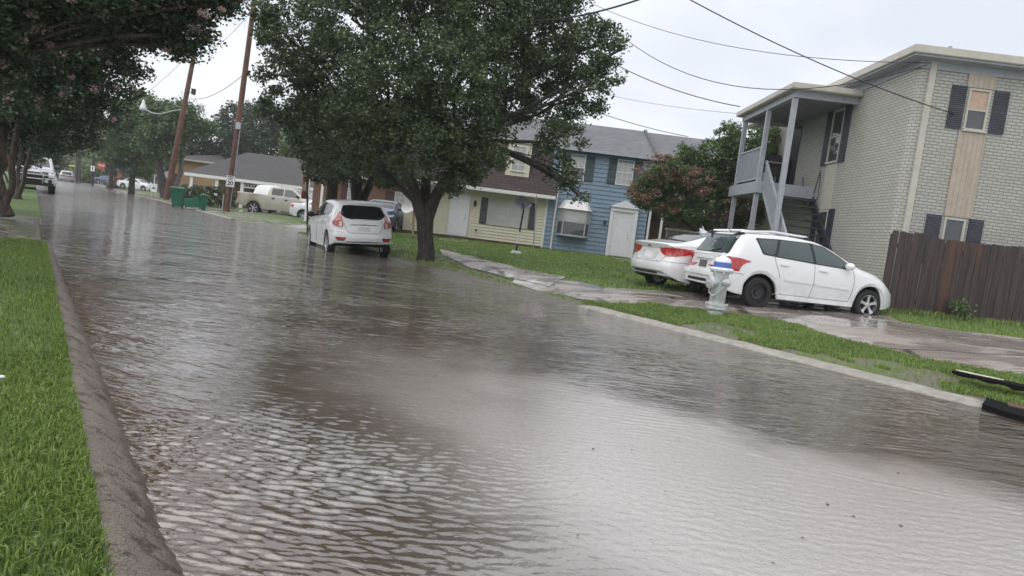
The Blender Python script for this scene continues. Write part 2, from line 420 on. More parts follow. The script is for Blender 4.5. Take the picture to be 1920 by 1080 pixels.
tag(strip('kerb', [(.19, .0), (.205, .125), (.24, .142), (.29, .132), (.34, .095), (.40, .05), (.45, .012), (.50, -.04), (.53, -.13)], -1.5, 14.0, .035, M['kerb'], .013, 1,
          lambda s_: -float(np.interp(s_, [2, 3, 5, 7, 10, 13], [0, .012, .026, .048, .078, .098]))), kind='structure')
tag(strip('kerb', [(.08, -.1), (.10, .018), (.14, .026), (.185, .020), (.21, -.1)], 14.1, 60, .1, M['kerb'], .012, 4), kind='structure')
def endr(s_): return -.10*float(sm(8.9, 9.9, s_))-.05*float(sm(2.95, 2.7, s_))
tag(strip('kerb', [(8.02, -.13), (8.05, .012), (8.10, .028), (8.26, .042), (8.34, .044), (8.36, -.03)], 2.4, 10.0, .12, M['kerb_pale'], .014, 2, endr), kind='structure')
tag(strip('kerb', [(8.0, -.1), (8.02, .012), (8.12, .028), (8.24, .026), (8.26, -.03)], 35.5, 150, .5, M['kerb_pale'], .01, 3), kind='structure')
# ------------------------------------------------------------------ draped concrete
def drape(name, poly, off, mat, step=.35, kind='structure'):
    P = [Vector((p[0], p[1])) for p in poly]; xs = [p.x for p in P]; ys = [p.y for p in P]
    pts = []; k = len(P); B = []
    for i in range(k):
        a, b = P[i], P[(i+1) % k]; m_ = max(1, int((b-a).length/step))
        for j in range(m_): B.append(a.lerp(b, j/m_))
    nb = len(B); pts = list(B)
    for x in np.arange(min(xs), max(xs), step):
        for y in np.arange(min(ys), max(ys), step): pts.append(Vector((x+.1*random.random(), y+.1*random.random())))
    r = delaunay_2d_cdt(pts, [], [list(range(nb))], 1, 1e-5)
    v = r[0]; X = np.array([p.x for p in v]); Y = np.array([p.y for p in v]); Z = height(X, Y)+off
    mb = MB(); mb.add(list(zip(X, Y, Z)), [tuple(f) for f in r[2]])
    o = mb.build(name, mat, smooth=60); tag(o, kind=kind)
    if o.data.polygons[0].normal.z < 0: o.data.flip_normals()
    return o
def wet_concrete(name, c1, c2, joint=3.2, puddle=.5):
    mt, n, b = newmat(name); p = n.pos(); x, y, z = n.sep(p)
    pe = n.comb(n.math('MULTIPLY', x, .45), y, 0.)
    big = n.noise(pe, 1.3, 5, .6, .4); g = n.noise(p, 40., 5, .7); med = n.noise(pe, 4., 5)
    c = n.mix(g, c1, c2)
    c = n.mix(n.math('MULTIPLY', n.ramp(med, .5, .68), .4), c, (.14, .09, .065))
    crack = n.ramp(n.voro(n.comb(n.math('MULTIPLY', x, .22), n.math('MULTIPLY', y, .6), 0.), 1., feat='DISTANCE_TO_EDGE'), .02, .004)
    c = n.mix(n.math('MULTIPLY', crack, .8), c, (.04, .03, .025))
    n.set(b.inputs['Base Color'], c)
    wet = n.ramp(big, puddle-.04, puddle+.06)
    n.set(b.inputs['Roughness'], n.mixf(wet, .42, .06))
    b.inputs['Specular IOR Level'].default_value = .6
    n.set(b.inputs['Normal'], n.bump(n.math('MULTIPLY', n.math('SUBTRACT', 1.05, wet), n.math('ADD', g, n.math('MULTIPLY', crack, -2.))), .005)); return mt
M['drive'] = wet_concrete('wet_driveway', (.25, .215, .195), (.38, .34, .315), puddle=.44)
M['path'] = wet_concrete('wet_path', (.26, .24, .22), (.38, .36, .34))
dr_poly = [g2(1075, 562, .03), g2(1140, 572, .06), g2(1215, 574, .10), g2(1350, 588, .17), g2(1440, 601, .19), g2(1500, 612, .20), g2(1600, 640, .20),
           g2(1700, 664, .18), g2(1800, 688, .17), g2(1900, 704, .17), (8.5, 7.0), (16, 7.0), (16, 13.2), g2(1920, 640, .33), g2(1800, 622, .34),
           g2(1690, 604, .33), g2(1620, 585, .32), (7.4, 16.6), (5.2, 16.9), g2(1300, 548, .28), g2(1215, 545, .25), g2(1130, 538, .2), g2(1050, 527, .12), g2(985, 520, .05), g2(960, 530, 0), g2(1020, 548, 0)]
drape('driveway', dr_poly, .012, M['drive'])
drape('path', [g2(822, 479, .03), g2(900, 497, .05), g2(1000, 519, .08), g2(1062, 529, .1), g2(1030, 541, .05), g2(955, 524, .03), g2(880, 505, .02), g2(828, 488, .02)], .02, M['path'], .3)
drape('path', [(-3.5, 30.4), (-3.45, 31.9), (-2.3, 31.9), (-2.2, 29.6), (-3.1, 28.6)], .014, M['path'])
drape('path', [(4.2, 28.0), (4.3, 31.9), (5.6, 31.9), (5.9, 27.0)], .014, M['path'])
drape('driveway', [st(28.0, 10.0), st(28.2, 13.5), st(31, 22), st(35, 22), st(34, 13), st(33.5, 10.0)], .014, M['path'], .6)
drape('driveway', [st(42.5, 8.2), st(43, 12), st(46, 16), st(48.5, 15), st(46, 8.2)], .014, M['path'], .6)
# ------------------------------------------------------------------ flood water
def water_mat():
    mt, n, b = newmat('flood_water'); p = n.pos(); x, y, z = n.sep(p)
    s_ = n.vmath('DOT_PRODUCT', p, (DS[0], DS[1], 0)); t_ = n.vmath('DOT_PRODUCT', p, (DT[0], DT[1], 0))
    warp = n.noise(p, .8, 3)
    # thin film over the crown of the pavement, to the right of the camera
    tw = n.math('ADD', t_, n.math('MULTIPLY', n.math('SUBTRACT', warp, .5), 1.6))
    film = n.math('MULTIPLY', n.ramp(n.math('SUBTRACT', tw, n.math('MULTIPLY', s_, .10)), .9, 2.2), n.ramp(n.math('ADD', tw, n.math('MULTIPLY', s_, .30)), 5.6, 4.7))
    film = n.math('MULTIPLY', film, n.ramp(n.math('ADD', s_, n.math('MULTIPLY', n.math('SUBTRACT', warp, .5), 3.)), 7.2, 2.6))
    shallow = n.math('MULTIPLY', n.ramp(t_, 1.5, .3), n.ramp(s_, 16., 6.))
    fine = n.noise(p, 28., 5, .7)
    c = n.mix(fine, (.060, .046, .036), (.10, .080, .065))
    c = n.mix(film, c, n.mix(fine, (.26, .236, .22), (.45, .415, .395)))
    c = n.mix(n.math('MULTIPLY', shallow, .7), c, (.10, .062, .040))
    n.set(b.inputs['Base Color'], c)
    # ripples: crests lie across the flow, bending towards the kerb
    bend = n.math('MULTIPLY', n.math('POWER', 2.718, n.math('MULTIPLY', t_, -1.6)), -.55)
    yy = n.math('ADD', y, bend)
    yy = n.math('ADD', yy, n.math('MULTIPLY', n.math('SUBTRACT', warp, .5), .55))
    r1 = n.noise(n.comb(n.math('MULTIPLY', x, 2.6), n.math('MULTIPLY', yy, 10.), 0.), 1., 2, .5, .6)
    r2 = n.noise(n.comb(n.math('MULTIPLY', x, 7.), n.math('MULTIPLY', yy, 22.), 4.), 1., 3, .55, .4)
    r3 = n.noise(n.comb(n.math('MULTIPLY', x, .9), n.math('MULTIPLY', yy, 2.6), 9.), 1., 2, .5, .2)
    calm = n.ramp(n.noise(n.comb(n.math('MULTIPLY', x, .5), n.math('MULTIPLY', y, .9), 2.), 1., 3), .36, .62, .45, 1.)
    k = n.math('MULTIPLY', calm, n.mixf(film, 1., .14))
    k = n.math('MULTIPLY', k, n.ramp(y, 3., 13., .26, 2.3))
    h = n.math('ADD', n.math('MULTIPLY', r1, .034), n.math('MULTIPLY', r2, .009))
    h = n.math('ADD', h, n.math('MULTIPLY', r3, .03))
    h = n.math('MULTIPLY', h, k)
    # rain pits and rings
    def rings(scale, ph, amp, freq, R):
        nd = n.node('ShaderNodeTexVoronoi'); n.set(nd.inputs['Vector'], n.vmath('ADD', p, (ph, ph*1.7, 0)) if ph else p); nd.inputs['Scale'].default_value = scale
        nd.voronoi_dimensions = '2D'
        d_ = nd.outputs['Distance']; rnd = n.sep(nd.outputs['Color'])[0]
        rad = n.mixf(rnd, .02, R)
        e = n.math('MULTIPLY', n.math('SUBTRACT', d_, rad), 20.)
        env = n.math('POWER', 2.718, n.math('MULTIPLY', n.math('MULTIPLY', e, e), -1.))
        return n.math('MULTIPLY', n.math('MULTIPLY', n.math('SINE', n.math('MULTIPLY', d_, freq)), env), amp)
    pit = n.voro(n.comb(n.math('MULTIPLY', x, 26.), n.math('MULTIPLY', y, 30.), 0.), 1.)
    h = n.math('ADD', h, n.math('MULTIPLY', n.ramp(pit, .3, .0), n.mixf(film, .0005, .0016)))
    h = n.math('ADD', h, n.math('MULTIPLY', n.noise(p, 70., 2), n.mixf(film, .0004, .0022)))
    h = n.math('ADD', h, n.math('MULTIPLY', n.noise(n.comb(n.math('MULTIPLY', x, .6), yy, 3.), 30., 3, .6, .8), .0016))
    n.set(b.inputs['Normal'], n.bump(h, 1.))
    n.set(b.inputs['Roughness'], n.math('ADD', n.mixf(film, .03, .13), n.ramp(y, 10., 40., 0., .10))); b.inputs['IOR'].default_value = 2.05
    b.inputs['Specular IOR Level'].default_value = .75
    return mt
M['water'] = water_mat()
wv = axis([(-60, 0, 10), (0, 30, 2), (30, 420, 30)])
W1, W2 = np.meshgrid(wv, axis([(-60, 0, 10), (0, 10, 1), (10, 120, 10)]), indexing='ij')
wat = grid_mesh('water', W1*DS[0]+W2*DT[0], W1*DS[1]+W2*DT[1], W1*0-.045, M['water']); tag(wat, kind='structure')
# the rippled surface itself, as real relief
rows = [1.0]
while rows[-1] < 130: rows.append(rows[-1]*(1.0036 if rows[-1] < 24 else 1.02))
yv = np.array(rows); uv_ = np.linspace(-1, 1, 400)
WY = np.repeat(yv[:, None], len(uv_), 1); WX = uv_[None]*(1.0*WY+1.2)
def waves(x, y):
    s_ = x*DS[0]+y*DS[1]; t_ = x*DT[0]+y*DT[1]; rg = np.random.default_rng(5); h = np.zeros(x.shape); dy_ = .0036*y
    yb = y-.75*np.exp(-np.clip(t_, 0, 9)*1.5); xb = x+.25*vnoise(x, y, .7, 2); yb = yb+.12*vnoise(x, y, .9, 5)
    for i in range(90):
        lam = .026*(4.2**rg.uniform(0, 1)); a = rg.normal(0, .45); k_ = 2*PI/lam; ph = rg.uniform(0, 2*PI)
        amp = .0180*lam*np.where(lam < .07, 1., .07/lam)**.8
        mod = .5+.5*np.sin(x*rg.uniform(.6, 2.2)+y*rg.uniform(.4, 1.6)+rg.uniform(0, 6))
        h += amp*mod*sm(2.2, 4.2, lam/np.maximum(dy_, .006))*np.sin(k_*(xb*math.sin(a)+yb*math.cos(a))+ph)
    h = .0064*np.tanh(h/.0064)
    g_ = np.clip(.60+.55*vnoise(x, y, .55, 8)+.5*vnoise(x, y, 1.6, 4), .10, 1.15)
    film = sm(.7, 2.4, t_-.10*s_)*(1-sm(4.5, 5.8, t_+.3*s_))*(1-sm(2.5, 8, s_))
    far_r = sm(4.8, 5.8, t_+.3*s_)*(1-sm(9, 15, s_))
    g_ = g_*(1-.72*film)*(1-.30*far_r)
    fl = sum(np.sin(x*rg.uniform(5, 11)+y*rg.uniform(8, 16)*rg.choice([-1, 1])+rg.uniform(0, 6)) for _ in range(6))/2.4
    g_ = g_*(1-far_r+far_r*(.35+1.1*sm(.1, 1.1, fl)))
    sh = (sm(.34, .5, t_)*.6+.4)*(1+.1*np.exp(-((t_-.8)/.5)**2))
    h = h*g_*sh
    # thin flow lines over the shallow crown of the pavement
    for pl_, am in (([(1020, 762), (1180, 790), (1440, 858), (1620, 900), (1930, 965)], .0022), ([(1130, 735), (1300, 800), (1440, 862)], .0016), ([(1400, 795), (1560, 830), (1930, 862)], .003), ([(1330, 770), (1480, 840), (1560, 905)], .002), ([(1700, 955), (1930, 1060)], .0012)):
        P_ = [g2(*q, 0) for q in pl_]; d_ = np.full(x.shape, 9.)
        for (ax_, ay_), (bx_, by_) in zip(P_[:-1], P_[1:]):
            vx, vy = bx_-ax_, by_-ay_; f = np.clip(((x-ax_)*vx+(y-ay_)*vy)/(vx*vx+vy*vy), 0, 1); d_ = np.minimum(d_, np.hypot(x-ax_-f*vx, y-ay_-f*vy))
        h += 1.1*am*(.6+.4*vnoise(x, y, 9.))*(np.exp(-(d_/.018)**2)-.6*np.exp(-((d_-.04)/.02)**2))*(1+.3*vnoise(x, y, 6.))
    # rain rings
    for i in range(170):
        yy_ = 1.6+7*rg.uniform(0, 1)**1.5; cx, cy = rg.uniform(-.8, .9)*yy_, yy_; R_ = rg.uniform(.02, .10); d_ = np.hypot(x-cx, y-cy)
        m_ = d_ < R_+.06
        h[m_] += .0011*np.sin((d_[m_]-R_)*2*PI/.026)*np.exp(-((d_[m_]-R_)/.022)**2)
    return np.clip(h, -.03, .03)
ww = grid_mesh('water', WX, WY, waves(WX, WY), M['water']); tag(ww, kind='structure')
# ------------------------------------------------------------------ grass blades
def blades(name, pts, ln, wd, mat, lean=.5, label=None, segs=2):
    n_ = len(pts); a = RNG.uniform(0, 2*PI, n_); L = RNG.uniform(.55, 1.25, n_)*ln; W = RNG.uniform(.7, 1.3, n_)*wd
    dx, dy = np.cos(a), np.sin(a); la = RNG.uniform(0, 2*PI, n_); lm = RNG.uniform(.1, 1, n_)*lean
    lx, ly = np.cos(la)*lm, np.sin(la)*lm; P = np.asarray(pts)
    V = np.zeros((n_, 5, 3))
    V[:, 0] = P+np.stack([dx*W/2, dy*W/2, 0*W-.01], 1); V[:, 1] = P-np.stack([dx*W/2, dy*W/2, 0*W+.01], 1)
    mid = P+np.stack([lx*L*.3, ly*L*.3, L*.55], 1)
    V[:, 2] = mid-np.stack([dx*W*.4, dy*W*.4, 0*W], 1); V[:, 3] = mid+np.stack([dx*W*.4, dy*W*.4, 0*W], 1)
    V[:, 4] = P+np.stack([lx*L, ly*L, L*np.clip(1-lm*.5, .3, 1)], 1)
    base = (np.arange(n_)*5)[:, None]
    q = base+np.array([0, 1, 2, 3]); t3 = base+np.array([3, 2, 4])
    li = np.concatenate([q, t3], 1).ravel().astype(np.int32)
    me = bpy.data.meshes.new(name); me.vertices.add(n_*5); me.vertices.foreach_set('co', V.ravel())
    me.loops.add(len(li)); me.loops.foreach_set('vertex_index', li)
    me.polygons.add(n_*2); ls = (np.arange(n_)*7)[:, None]+np.array([0, 4]); me.polygons.foreach_set('loop_start', ls.ravel().astype(np.int32))
    me.polygons.foreach_set('loop_total', np.tile([4, 3], n_).astype(np.int32)); me.update(calc_edges=True)
    at_ = me.attributes.new('tint', 'FLOAT', 'FACE'); big = .5+.5*vnoise(P[:, 0], P[:, 1], 1.1)
    at_.data.foreach_set('value', np.repeat(np.clip(RNG.uniform(0, 1, n_)*.75+.3*big-.05, 0, 1), 2).astype(np.float32))
    me.materials.append(mat); o = bpy.data.objects.new(name, me); COL.objects.link(o)
    tag(o, label, 'grass', kind='stuff'); return o
def scatter(n_, s0, s1, t0, t1, cond=None, near=0., zoff=0):
    u = RNG.uniform(0, 1, n_); s_ = s0+(s1-s0)*u**(1+near); t_ = RNG.uniform(t0, t1, n_)
    x = s_*DS[0]+t_*DT[0]; y = s_*DS[1]+t_*DT[1]; z = height(x, y)
    k = z > .012
    if cond is not None: k &= cond(x, y, s_, t_, z)
    return np.stack([x, y, z], 1)[k]
def in_poly(poly):
    P = np.array(poly)
    def f(x, y):
        c = np.zeros(len(x), bool); j = len(P)-1
        for i in range(len(P)):
            xi, yi = P[i]; xj, yj = P[j]
            c ^= ((yi > y) != (yj > y)) & (x < (xj-xi)*(y-yi)/(yj-yi+1e-12)+xi); j = i
        return c
    return f
# ------------------------------------------------------------------ lawns
lawn = np.concatenate([scatter(105000, .6, 5, -2.4, .215), scatter(95000, 4.5, 13.4, -4.5, .215), scatter(9000, 21, 60, -8, .1)])
sp = scatter(9000, .6, 12.5, .17, .235); lawn = np.concatenate([lawn, sp]); blades('grass', lawn, .05, .0062, M['grass_blade'], 1.1, 'dense bright green lawn blades along the near kerb')
dp = in_poly(dr_poly)
def off_drive(x, y, s_, t_, z):
    k = ~dp(x, y)
    bare = vnoise(s_, t_, 1.5, 3)+.6*vnoise(s_, t_, 4.2, 1)
    isl = (s_ < 7.2) & (t_ < 9.3)
    return k & ~(isl & (bare > -.12)) & ~((bare > .75))
isl = np.concatenate([scatter(90000, 2.0, 9.6, 8.42, 11.5, off_drive), scatter(50000, -1, 8.5, 13, 20, lambda x, y, s_, t_, z: ~dp(x, y) & (y < 15.3)), scatter(3500, 2.0, 9.6, 8.4, 11, lambda x, y, s_, t_, z: ~dp(x, y))])
blades('grass', isl, .062, .011, M['grass_far'], .7, 'thin wet grass strip around the fire hydrant')
pp_ = in_poly([g2(822, 479, .03), g2(900, 497, .05), g2(1000, 519, .08), g2(1062, 529, .1), g2(1030, 541, .05), g2(955, 524, .03), g2(880, 505, .02), g2(828, 488, .02)])
def off2(x, y, s_, t_, z): return ~dp(x, y) & ~pp_(x, y) & (vnoise(s_, t_, 1.5, 3)+.6*vnoise(s_, t_, 4.2, 1) < .72) & (z > .03)
yd = scatter(130000, 8, 40, 8.4, 24, off2)
yd = yd[(yd[:, 1] < 32.3)]
blades('grass', yd, .065, .022, M['grass_far'], .8, 'patchy front lawn grass before the row houses')
fw = []
for i in range(2600):
    x = random.uniform(8.2, 15); w = abs(random.gauss(0, .18)); y = 15.25-w
    fw.append((x, y, float(height(x, y))))
blades('grass', np.array(fw), .16, .018, M['grass_far'], .6, 'ragged grass at the foot of the board fence')
# ------------------------------------------------------------------ foliage
def leaves(name, C_, R_, per, size, mat, parent=None, flat_=.6, tint=None, squash=.75, thin=.62):
    """clumps of small pointed leaf faces; C_ clump centres, R_ clump radii"""
    k = len(C_); C_ = np.asarray(C_, float); R_ = np.asarray(R_, float)
    d = RNG.normal(size=(k, per, 3)); d /= np.linalg.norm(d, axis=2, keepdims=True)
    r = RNG.uniform(0, 1, (k, per, 1))**.45
    P = (C_[:, None]+d*r*R_[:, None, None]*np.array([1, 1, squash])).reshape(-1, 3); n_ = len(P)
    a = RNG.normal(size=(n_, 3)); a[:, 2] *= flat_; a /= np.linalg.norm(a, axis=1, keepdims=True)
    b = RNG.normal(size=(n_, 3)); b -= a*(a*b).sum(1, keepdims=True); b /= np.linalg.norm(b, axis=1, keepdims=True)
    L = size*RNG.uniform(.6, 1.3, (n_, 1)); W = L*thin
    V = np.stack([P-a*L*.5, P+b*W*.5+a*L*.05, P+a*L*.5, P-b*W*.5+a*L*.05], 1).reshape(-1, 3)
    off = np.array(origin(parent)) if parent else np.zeros(3); V = V-off
    me = bpy.data.meshes.new(name); me.vertices.add(n_*4); me.vertices.foreach_set('co', V.ravel())
    me.loops.add(n_*4); me.loops.foreach_set('vertex_index', np.arange(n_*4, dtype=np.int32))
    me.polygons.add(n_); me.polygons.foreach_set('loop_start', np.arange(0, n_*4, 4, dtype=np.int32))
    me.polygons.foreach_set('loop_total', np.full(n_, 4, np.int32)); me.update(calc_edges=True)
    at_ = me.attributes.new('tint', 'FLOAT', 'FACE')
    ct = np.repeat(RNG.uniform(0, 1, k) if tint is None else tint, per)
    at_.data.foreach_set('value', np.clip(.55*ct+.45*RNG.uniform(0, 1, n_), 0, 1).astype(np.float32))
    me.materials.append(mat); o = bpy.data.objects.new(name, me); COL.objects.link(o)
    if parent: o.parent = parent
    return o
def clumps(lobes, n_, cr, shell=.55):
    """lobes: (cx,cy,cz, rx,ry,rz); clump centres spread over the lobes by volume, mostly near their surface"""
    vol = np.array([l[3]*l[4]*l[5] for l in lobes])**.75; cnt = (n_*vol/vol.sum()).astype(int)+1; C_ = []
    for l, c in zip(lobes, cnt):
        d = RNG.normal(size=(c, 3)); d /= np.linalg.norm(d, axis=1, keepdims=True)
        r = RNG.uniform(shell**3, 1, (c, 1))**(1/3.)*RNG.uniform(.84, 1.14, (c, 1))
        C_.append(np.array(l[:3])+d*r*np.array(l[3:6]))
    C_ = np.concatenate(C_); return C_, cr*RNG.uniform(.55, 1.35, len(C_))
def limb(mb, a, b, r0, r1, bend=.12, n=7, seg=6):
    a = Vector(a); b = Vector(b); L = (b-a).length; o = Vector((random.uniform(-1, 1), random.uniform(-1, 1), random.uniform(.0, .6)))*L*bend
    pts = [a.lerp(b, i/seg)+o*math.sin(PI*i/seg)+Vector((random.gauss(0, 1), random.gauss(0, 1), 0))*L*.012*(0 < i < seg) for i in range(seg+1)]
    mb.tube(pts, [r0+(r1-r0)*i/seg for i in range(seg+1)], n); return pts
def tree(name, base, lobes, n_, cr, per, size, lm, trunks, label, cat='tree', group=None, barkm='bark', shell=.5, blossom=None, thin=.62, twigs=3):
    """trunks: list of (points, radii); limbs are grown from the last trunk points to the lobes"""
    root = empty(name, tuple(base), 0, label, cat, group)
    mb = MB(); tips = []
    for pts, rad in trunks:
        # root flare
        mb.tube(pts, rad, 12); tips.append((Vector(pts[-1]), rad[-1]))
    for l in lobes:
        c = Vector(l[:3]); tip, r = min(tips, key=lambda t: (t[0]-c).length)
        pts = limb(mb, tip, c+Vector((0, 0, -l[5]*.15)), r*.62, .035, .1)
        for k in range(twigs):
            d = Vector((random.gauss(0, 1), random.gauss(0, 1), random.gauss(.1, .8))).normalized()
            limb(mb, pts[random.choice([3, 4, 5])], c+Vector((d.x*l[3], d.y*l[4], d.z*l[5]))*.8, r*.2, .012, .12, 5, 5)
    mb.build('trunk', M[barkm], root, smooth=70)
    C_, R_ = clumps(lobes, n_, cr, shell)
    leaves('crown', C_, R_, per, size, M[lm], root, thin=thin)
    if blossom:
        bc = blossom(C_, R_)
        leaves('blossoms', bc[0], bc[1], bc[2], bc[3], M['blossom'], root)
    return root
def lob(x, y, Y, r, rz=None, ry=None, dz=0):
    """lobe centred where the picture shows it, r in metres"""
    p = at(x, y, Y); return (p[0], p[1], p[2]+dz, r, ry or r, rz or r*.8)
# the big street tree
T = at(797, 487, 18.6); bx, by = float(T[0]), 18.6
Y0 = 18.6
k = 1280/18.6   # px per metre there
oak_l = [lob(x, y, Y0+dy, r/k*(1+dy/Y0), r/k*.85, r/k) for x, y, r, dy in [
    (560, 60, 80, .5), (660, 20, 100, -1), (780, 0, 110, 1.5), (900, 20, 110, -.5), (1000, 50, 100, 1), (1085, 95, 72, 0),
    (545, 140, 60, 0), (630, 150, 95, 1.6), (730, 150, 110, -1.8), (850, 150, 105, -1.6), (955, 140, 85, .2), (1060, 180, 75, 1.2), (1115, 150, 42, -.4),
    (600, 235, 70, .6), (690, 250, 82, -.6), (785, 265, 85, -1.9), (880, 260, 85, -1.2), (955, 205, 52, .8), (1050, 262, 48, -.3),
    (720, 320, 42, 1.), (850, 325, 45, -.8), (900, 292, 40, -.5), (1055, 320, 28, -.2), (1070, 348, 20, -.2), (1085, 365, 12, -.2),
    (620, 290, 55, 1.8), (700, -70, 120, 0), (880, -90, 130, 0), (1010, -30, 90, .5), (520, 205, 35, .3), (1140, 70, 26, .2), (1165, 88, 13, .2), (505, 60, 35, .4),(490,15,26,.4)]]
fork = at(790, 392, Y0)
tr = [([(bx+.02, Y0, -.1), (bx+.01, Y0, .35), tuple(at(797, 440, Y0)), tuple(at(797, 405, Y0))], [.29, .225, .215, .24]),
      ([tuple(at(796, 412, Y0)), tuple(at(782, 375, Y0)), tuple(at(768, 330, Y0-.2)), tuple(at(752, 270, Y0-.5))], [.22, .17, .15, .12]),
      ([tuple(at(798, 412, Y0)), tuple(at(815, 372, Y0)), tuple(at(842, 325, Y0)), tuple(at(880, 262, Y0))], [.21, .16, .13, .10]),
      ([tuple(at(797, 410, Y0)), tuple(at(797, 370, Y0+.2)), tuple(at(800, 310, Y0+.4)), tuple(at(812, 220, Y0+.6))], [.2, .15, .13, .11]),
      ([tuple(at(782, 380, Y0)), tuple(at(745, 345, Y0+.4)), tuple(at(700, 300, Y0+.8))], [.1, .08, .06])]
tree('street_tree', (bx, by, .0), oak_l, 3100, .29, 60, .092, 'leaf_oak', tr, 'large dense dark green street tree with a forked trunk beside the white hatchback', shell=.35)
# two trees behind it
Y2 = 27.; k2 = 1280/Y2
def L2(lst): return [lob(x, y, Y2+dy, r/k2, r/k2*.9) for x, y, r, dy in lst]
g620 = at(622, 392, Y2); g668 = at(668, 395, Y2)
tree('street_tree', (g620[0], Y2, .3), L2([(600, 255, 50, 0), (640, 215, 60, 1), (575, 215, 38, -.5), (630, 295, 42, -1), (600, 300, 28, 0), (576, 262, 30, 0), (592, 318, 22, 0)]), 560, .42, 50, .15, 'leaf_dark',
     [([(g620[0]-.1, Y2, .2), tuple(at(622, 370, Y2)), tuple(at(625, 330, Y2)), tuple(at(625, 290, Y2))], [.27, .22, .2, .16])],
     'dark green tree with one upright trunk behind the roof of the white hatchback')
tree('street_tree', (g668[0], Y2+1, .3), L2([(700, 240, 62, 1), (740, 290, 45, 1), (680, 300, 36, 0), (760, 235, 50, 2), (735, 330, 26, 0)]), 480, .42, 50, .15, 'leaf_dark',
     [([(g668[0], Y2+1, .2), tuple(at(668, 350, Y2+1)), tuple(at(668, 305, Y2+1))], [.26, .24, .2]),
      ([tuple(at(676, 385, Y2+1)), tuple(at(692, 350, Y2+1)), tuple(at(705, 310, Y2+1))], [.17, .15, .12])],
     'dark tree with a double trunk, one stem leaning right, behind the white hatchback')
# crape myrtles along the near verge
def flowers(frac, lift=.25, per=70, size=.05, cond=None):
    def f(C_, R_):
        sel = RNG.uniform(0, 1, len(C_)) < frac
        if cond is not None: sel &= cond(C_)
        c = C_[sel]+np.array([0, 0, lift*.4]); d = RNG.normal(size=c.shape)*.12
        return c+d, R_[sel]*.42, per, size
    return f
def myrtle(base, lobes, n_, cr, per, size, stems, label, frac=.16, mat='leaf_dark', cond=None, fs=.06):
    return tree('crape_myrtle', base, lobes, n_, cr, per, size, mat, stems, label, group='crape myrtles lining the near verge', barkm='bark_tan', blossom=flowers(frac, cond=cond, size=fs), shell=.35)
def stems_at(px, py, Y, tops, r):
    b = at(px, py, Y); out = []
    for i, (tx, ty, dy) in enumerate(tops):
        t_ = at(tx, ty, Y+dy); a = Vector((b[0]+random.uniform(-.16, .16), b[1]+random.uniform(-.16, .16), b[2]-.15)); t_ = Vector(t_)
        pts = [a+(t_-a)*f+Vector((random.gauss(0, .05), random.gauss(0, .05), 0))*(0 < f < 1) for f in (0, .1, .3, .55, .8, 1)]
        out.append((pts, [r*1.7, r*1.0, r*.8, r*.75, r*.65, r*.5]))
    return b, out
YA = 16.2; kA = 1280/YA/1.15
bA, sA = stems_at(8, 392, YA, [(5, 230, .4), (38, 210, -.6), (-30, 200, .2), (20, 190, 1.), (-60, 240, -.4)], .085)
lA = [lob(x, y, YA+dy, r/kA, r/kA*.85) for x, y, r, dy in [(-90, 180, 80, 0), (0, 160, 75, .6), (70, 185, 62, -.8), (120, 120, 75, 0), (30, 60, 95, -.6), (160, 30, 90, .6), (60, -40, 110, 0),
     (215, 95, 60, 1.2), (195, 165, 48, .6), (130, 215, 40, .4), (40, 235, 38, 1.2), (250, 20, 70, .3), (200, -50, 100, 1), (-110, 40, 100, .4), (-90, 290, 40, .5), (90,245,34,1.5)]]
myrtle((bA[0], bA[1], .12), lA, 1800, .32, 64, .085, sA, 'crape myrtle with tan peeling stems at the near kerb, nearest of the row', .2)
# a nearer crown reaching over the road from off frame
YN = 9.5; kN = 1280/YN/1.2
bN = gr(-560, 560, .12)
lN = [lob(x, y, YN+dy, r/kN, r/kN*.8) for x, y, r, dy in [(-60, 20, 120, 0), (60, -10, 90, .5), (150, -30, 95, .3), (250, -50, 90, .6), (330, -40, 72, .8), (395, -25, 52, 1.), (360, 22, 40, 1.), (300, 45, 42, .9), (425, 5, 24, 1.),
      (-120, 120, 90, .2), (345, 84, 26, 1.), (372, 62, 26, 1.), (318, 70, 30, 1.), (60, -150, 150, 0)]]
bN = (bN[0], bN[1]+1.0, .12)
sN = []
for tp in [at(-60, 120, YN), at(-160, 60, YN+.4), at(-110, -60, YN+.2)]:
    a = Vector(bN)+Vector((random.uniform(-.1, .1), random.uniform(-.1, .1), -.1)); t_ = Vector(tp)
    sN.append(([a, a.lerp(t_, .12)+Vector((0, 0, .12)), a.lerp(t_, .45), a.lerp(t_, .75), t_], [.14, .08, .06, .045, .028]))
myrtle(bN, lN, 1700, .24, 74, .066, sN, 'overhanging crape myrtle crown filling the upper left corner, pink flowers at its edge', .55, cond=lambda C_: C_[:, 0] > at(230, 0, YN)[0]-1.0+RNG.uniform(-1.3, .4, len(C_)), fs=.045)
YB = 26.; kB = 1280/YB/1.15
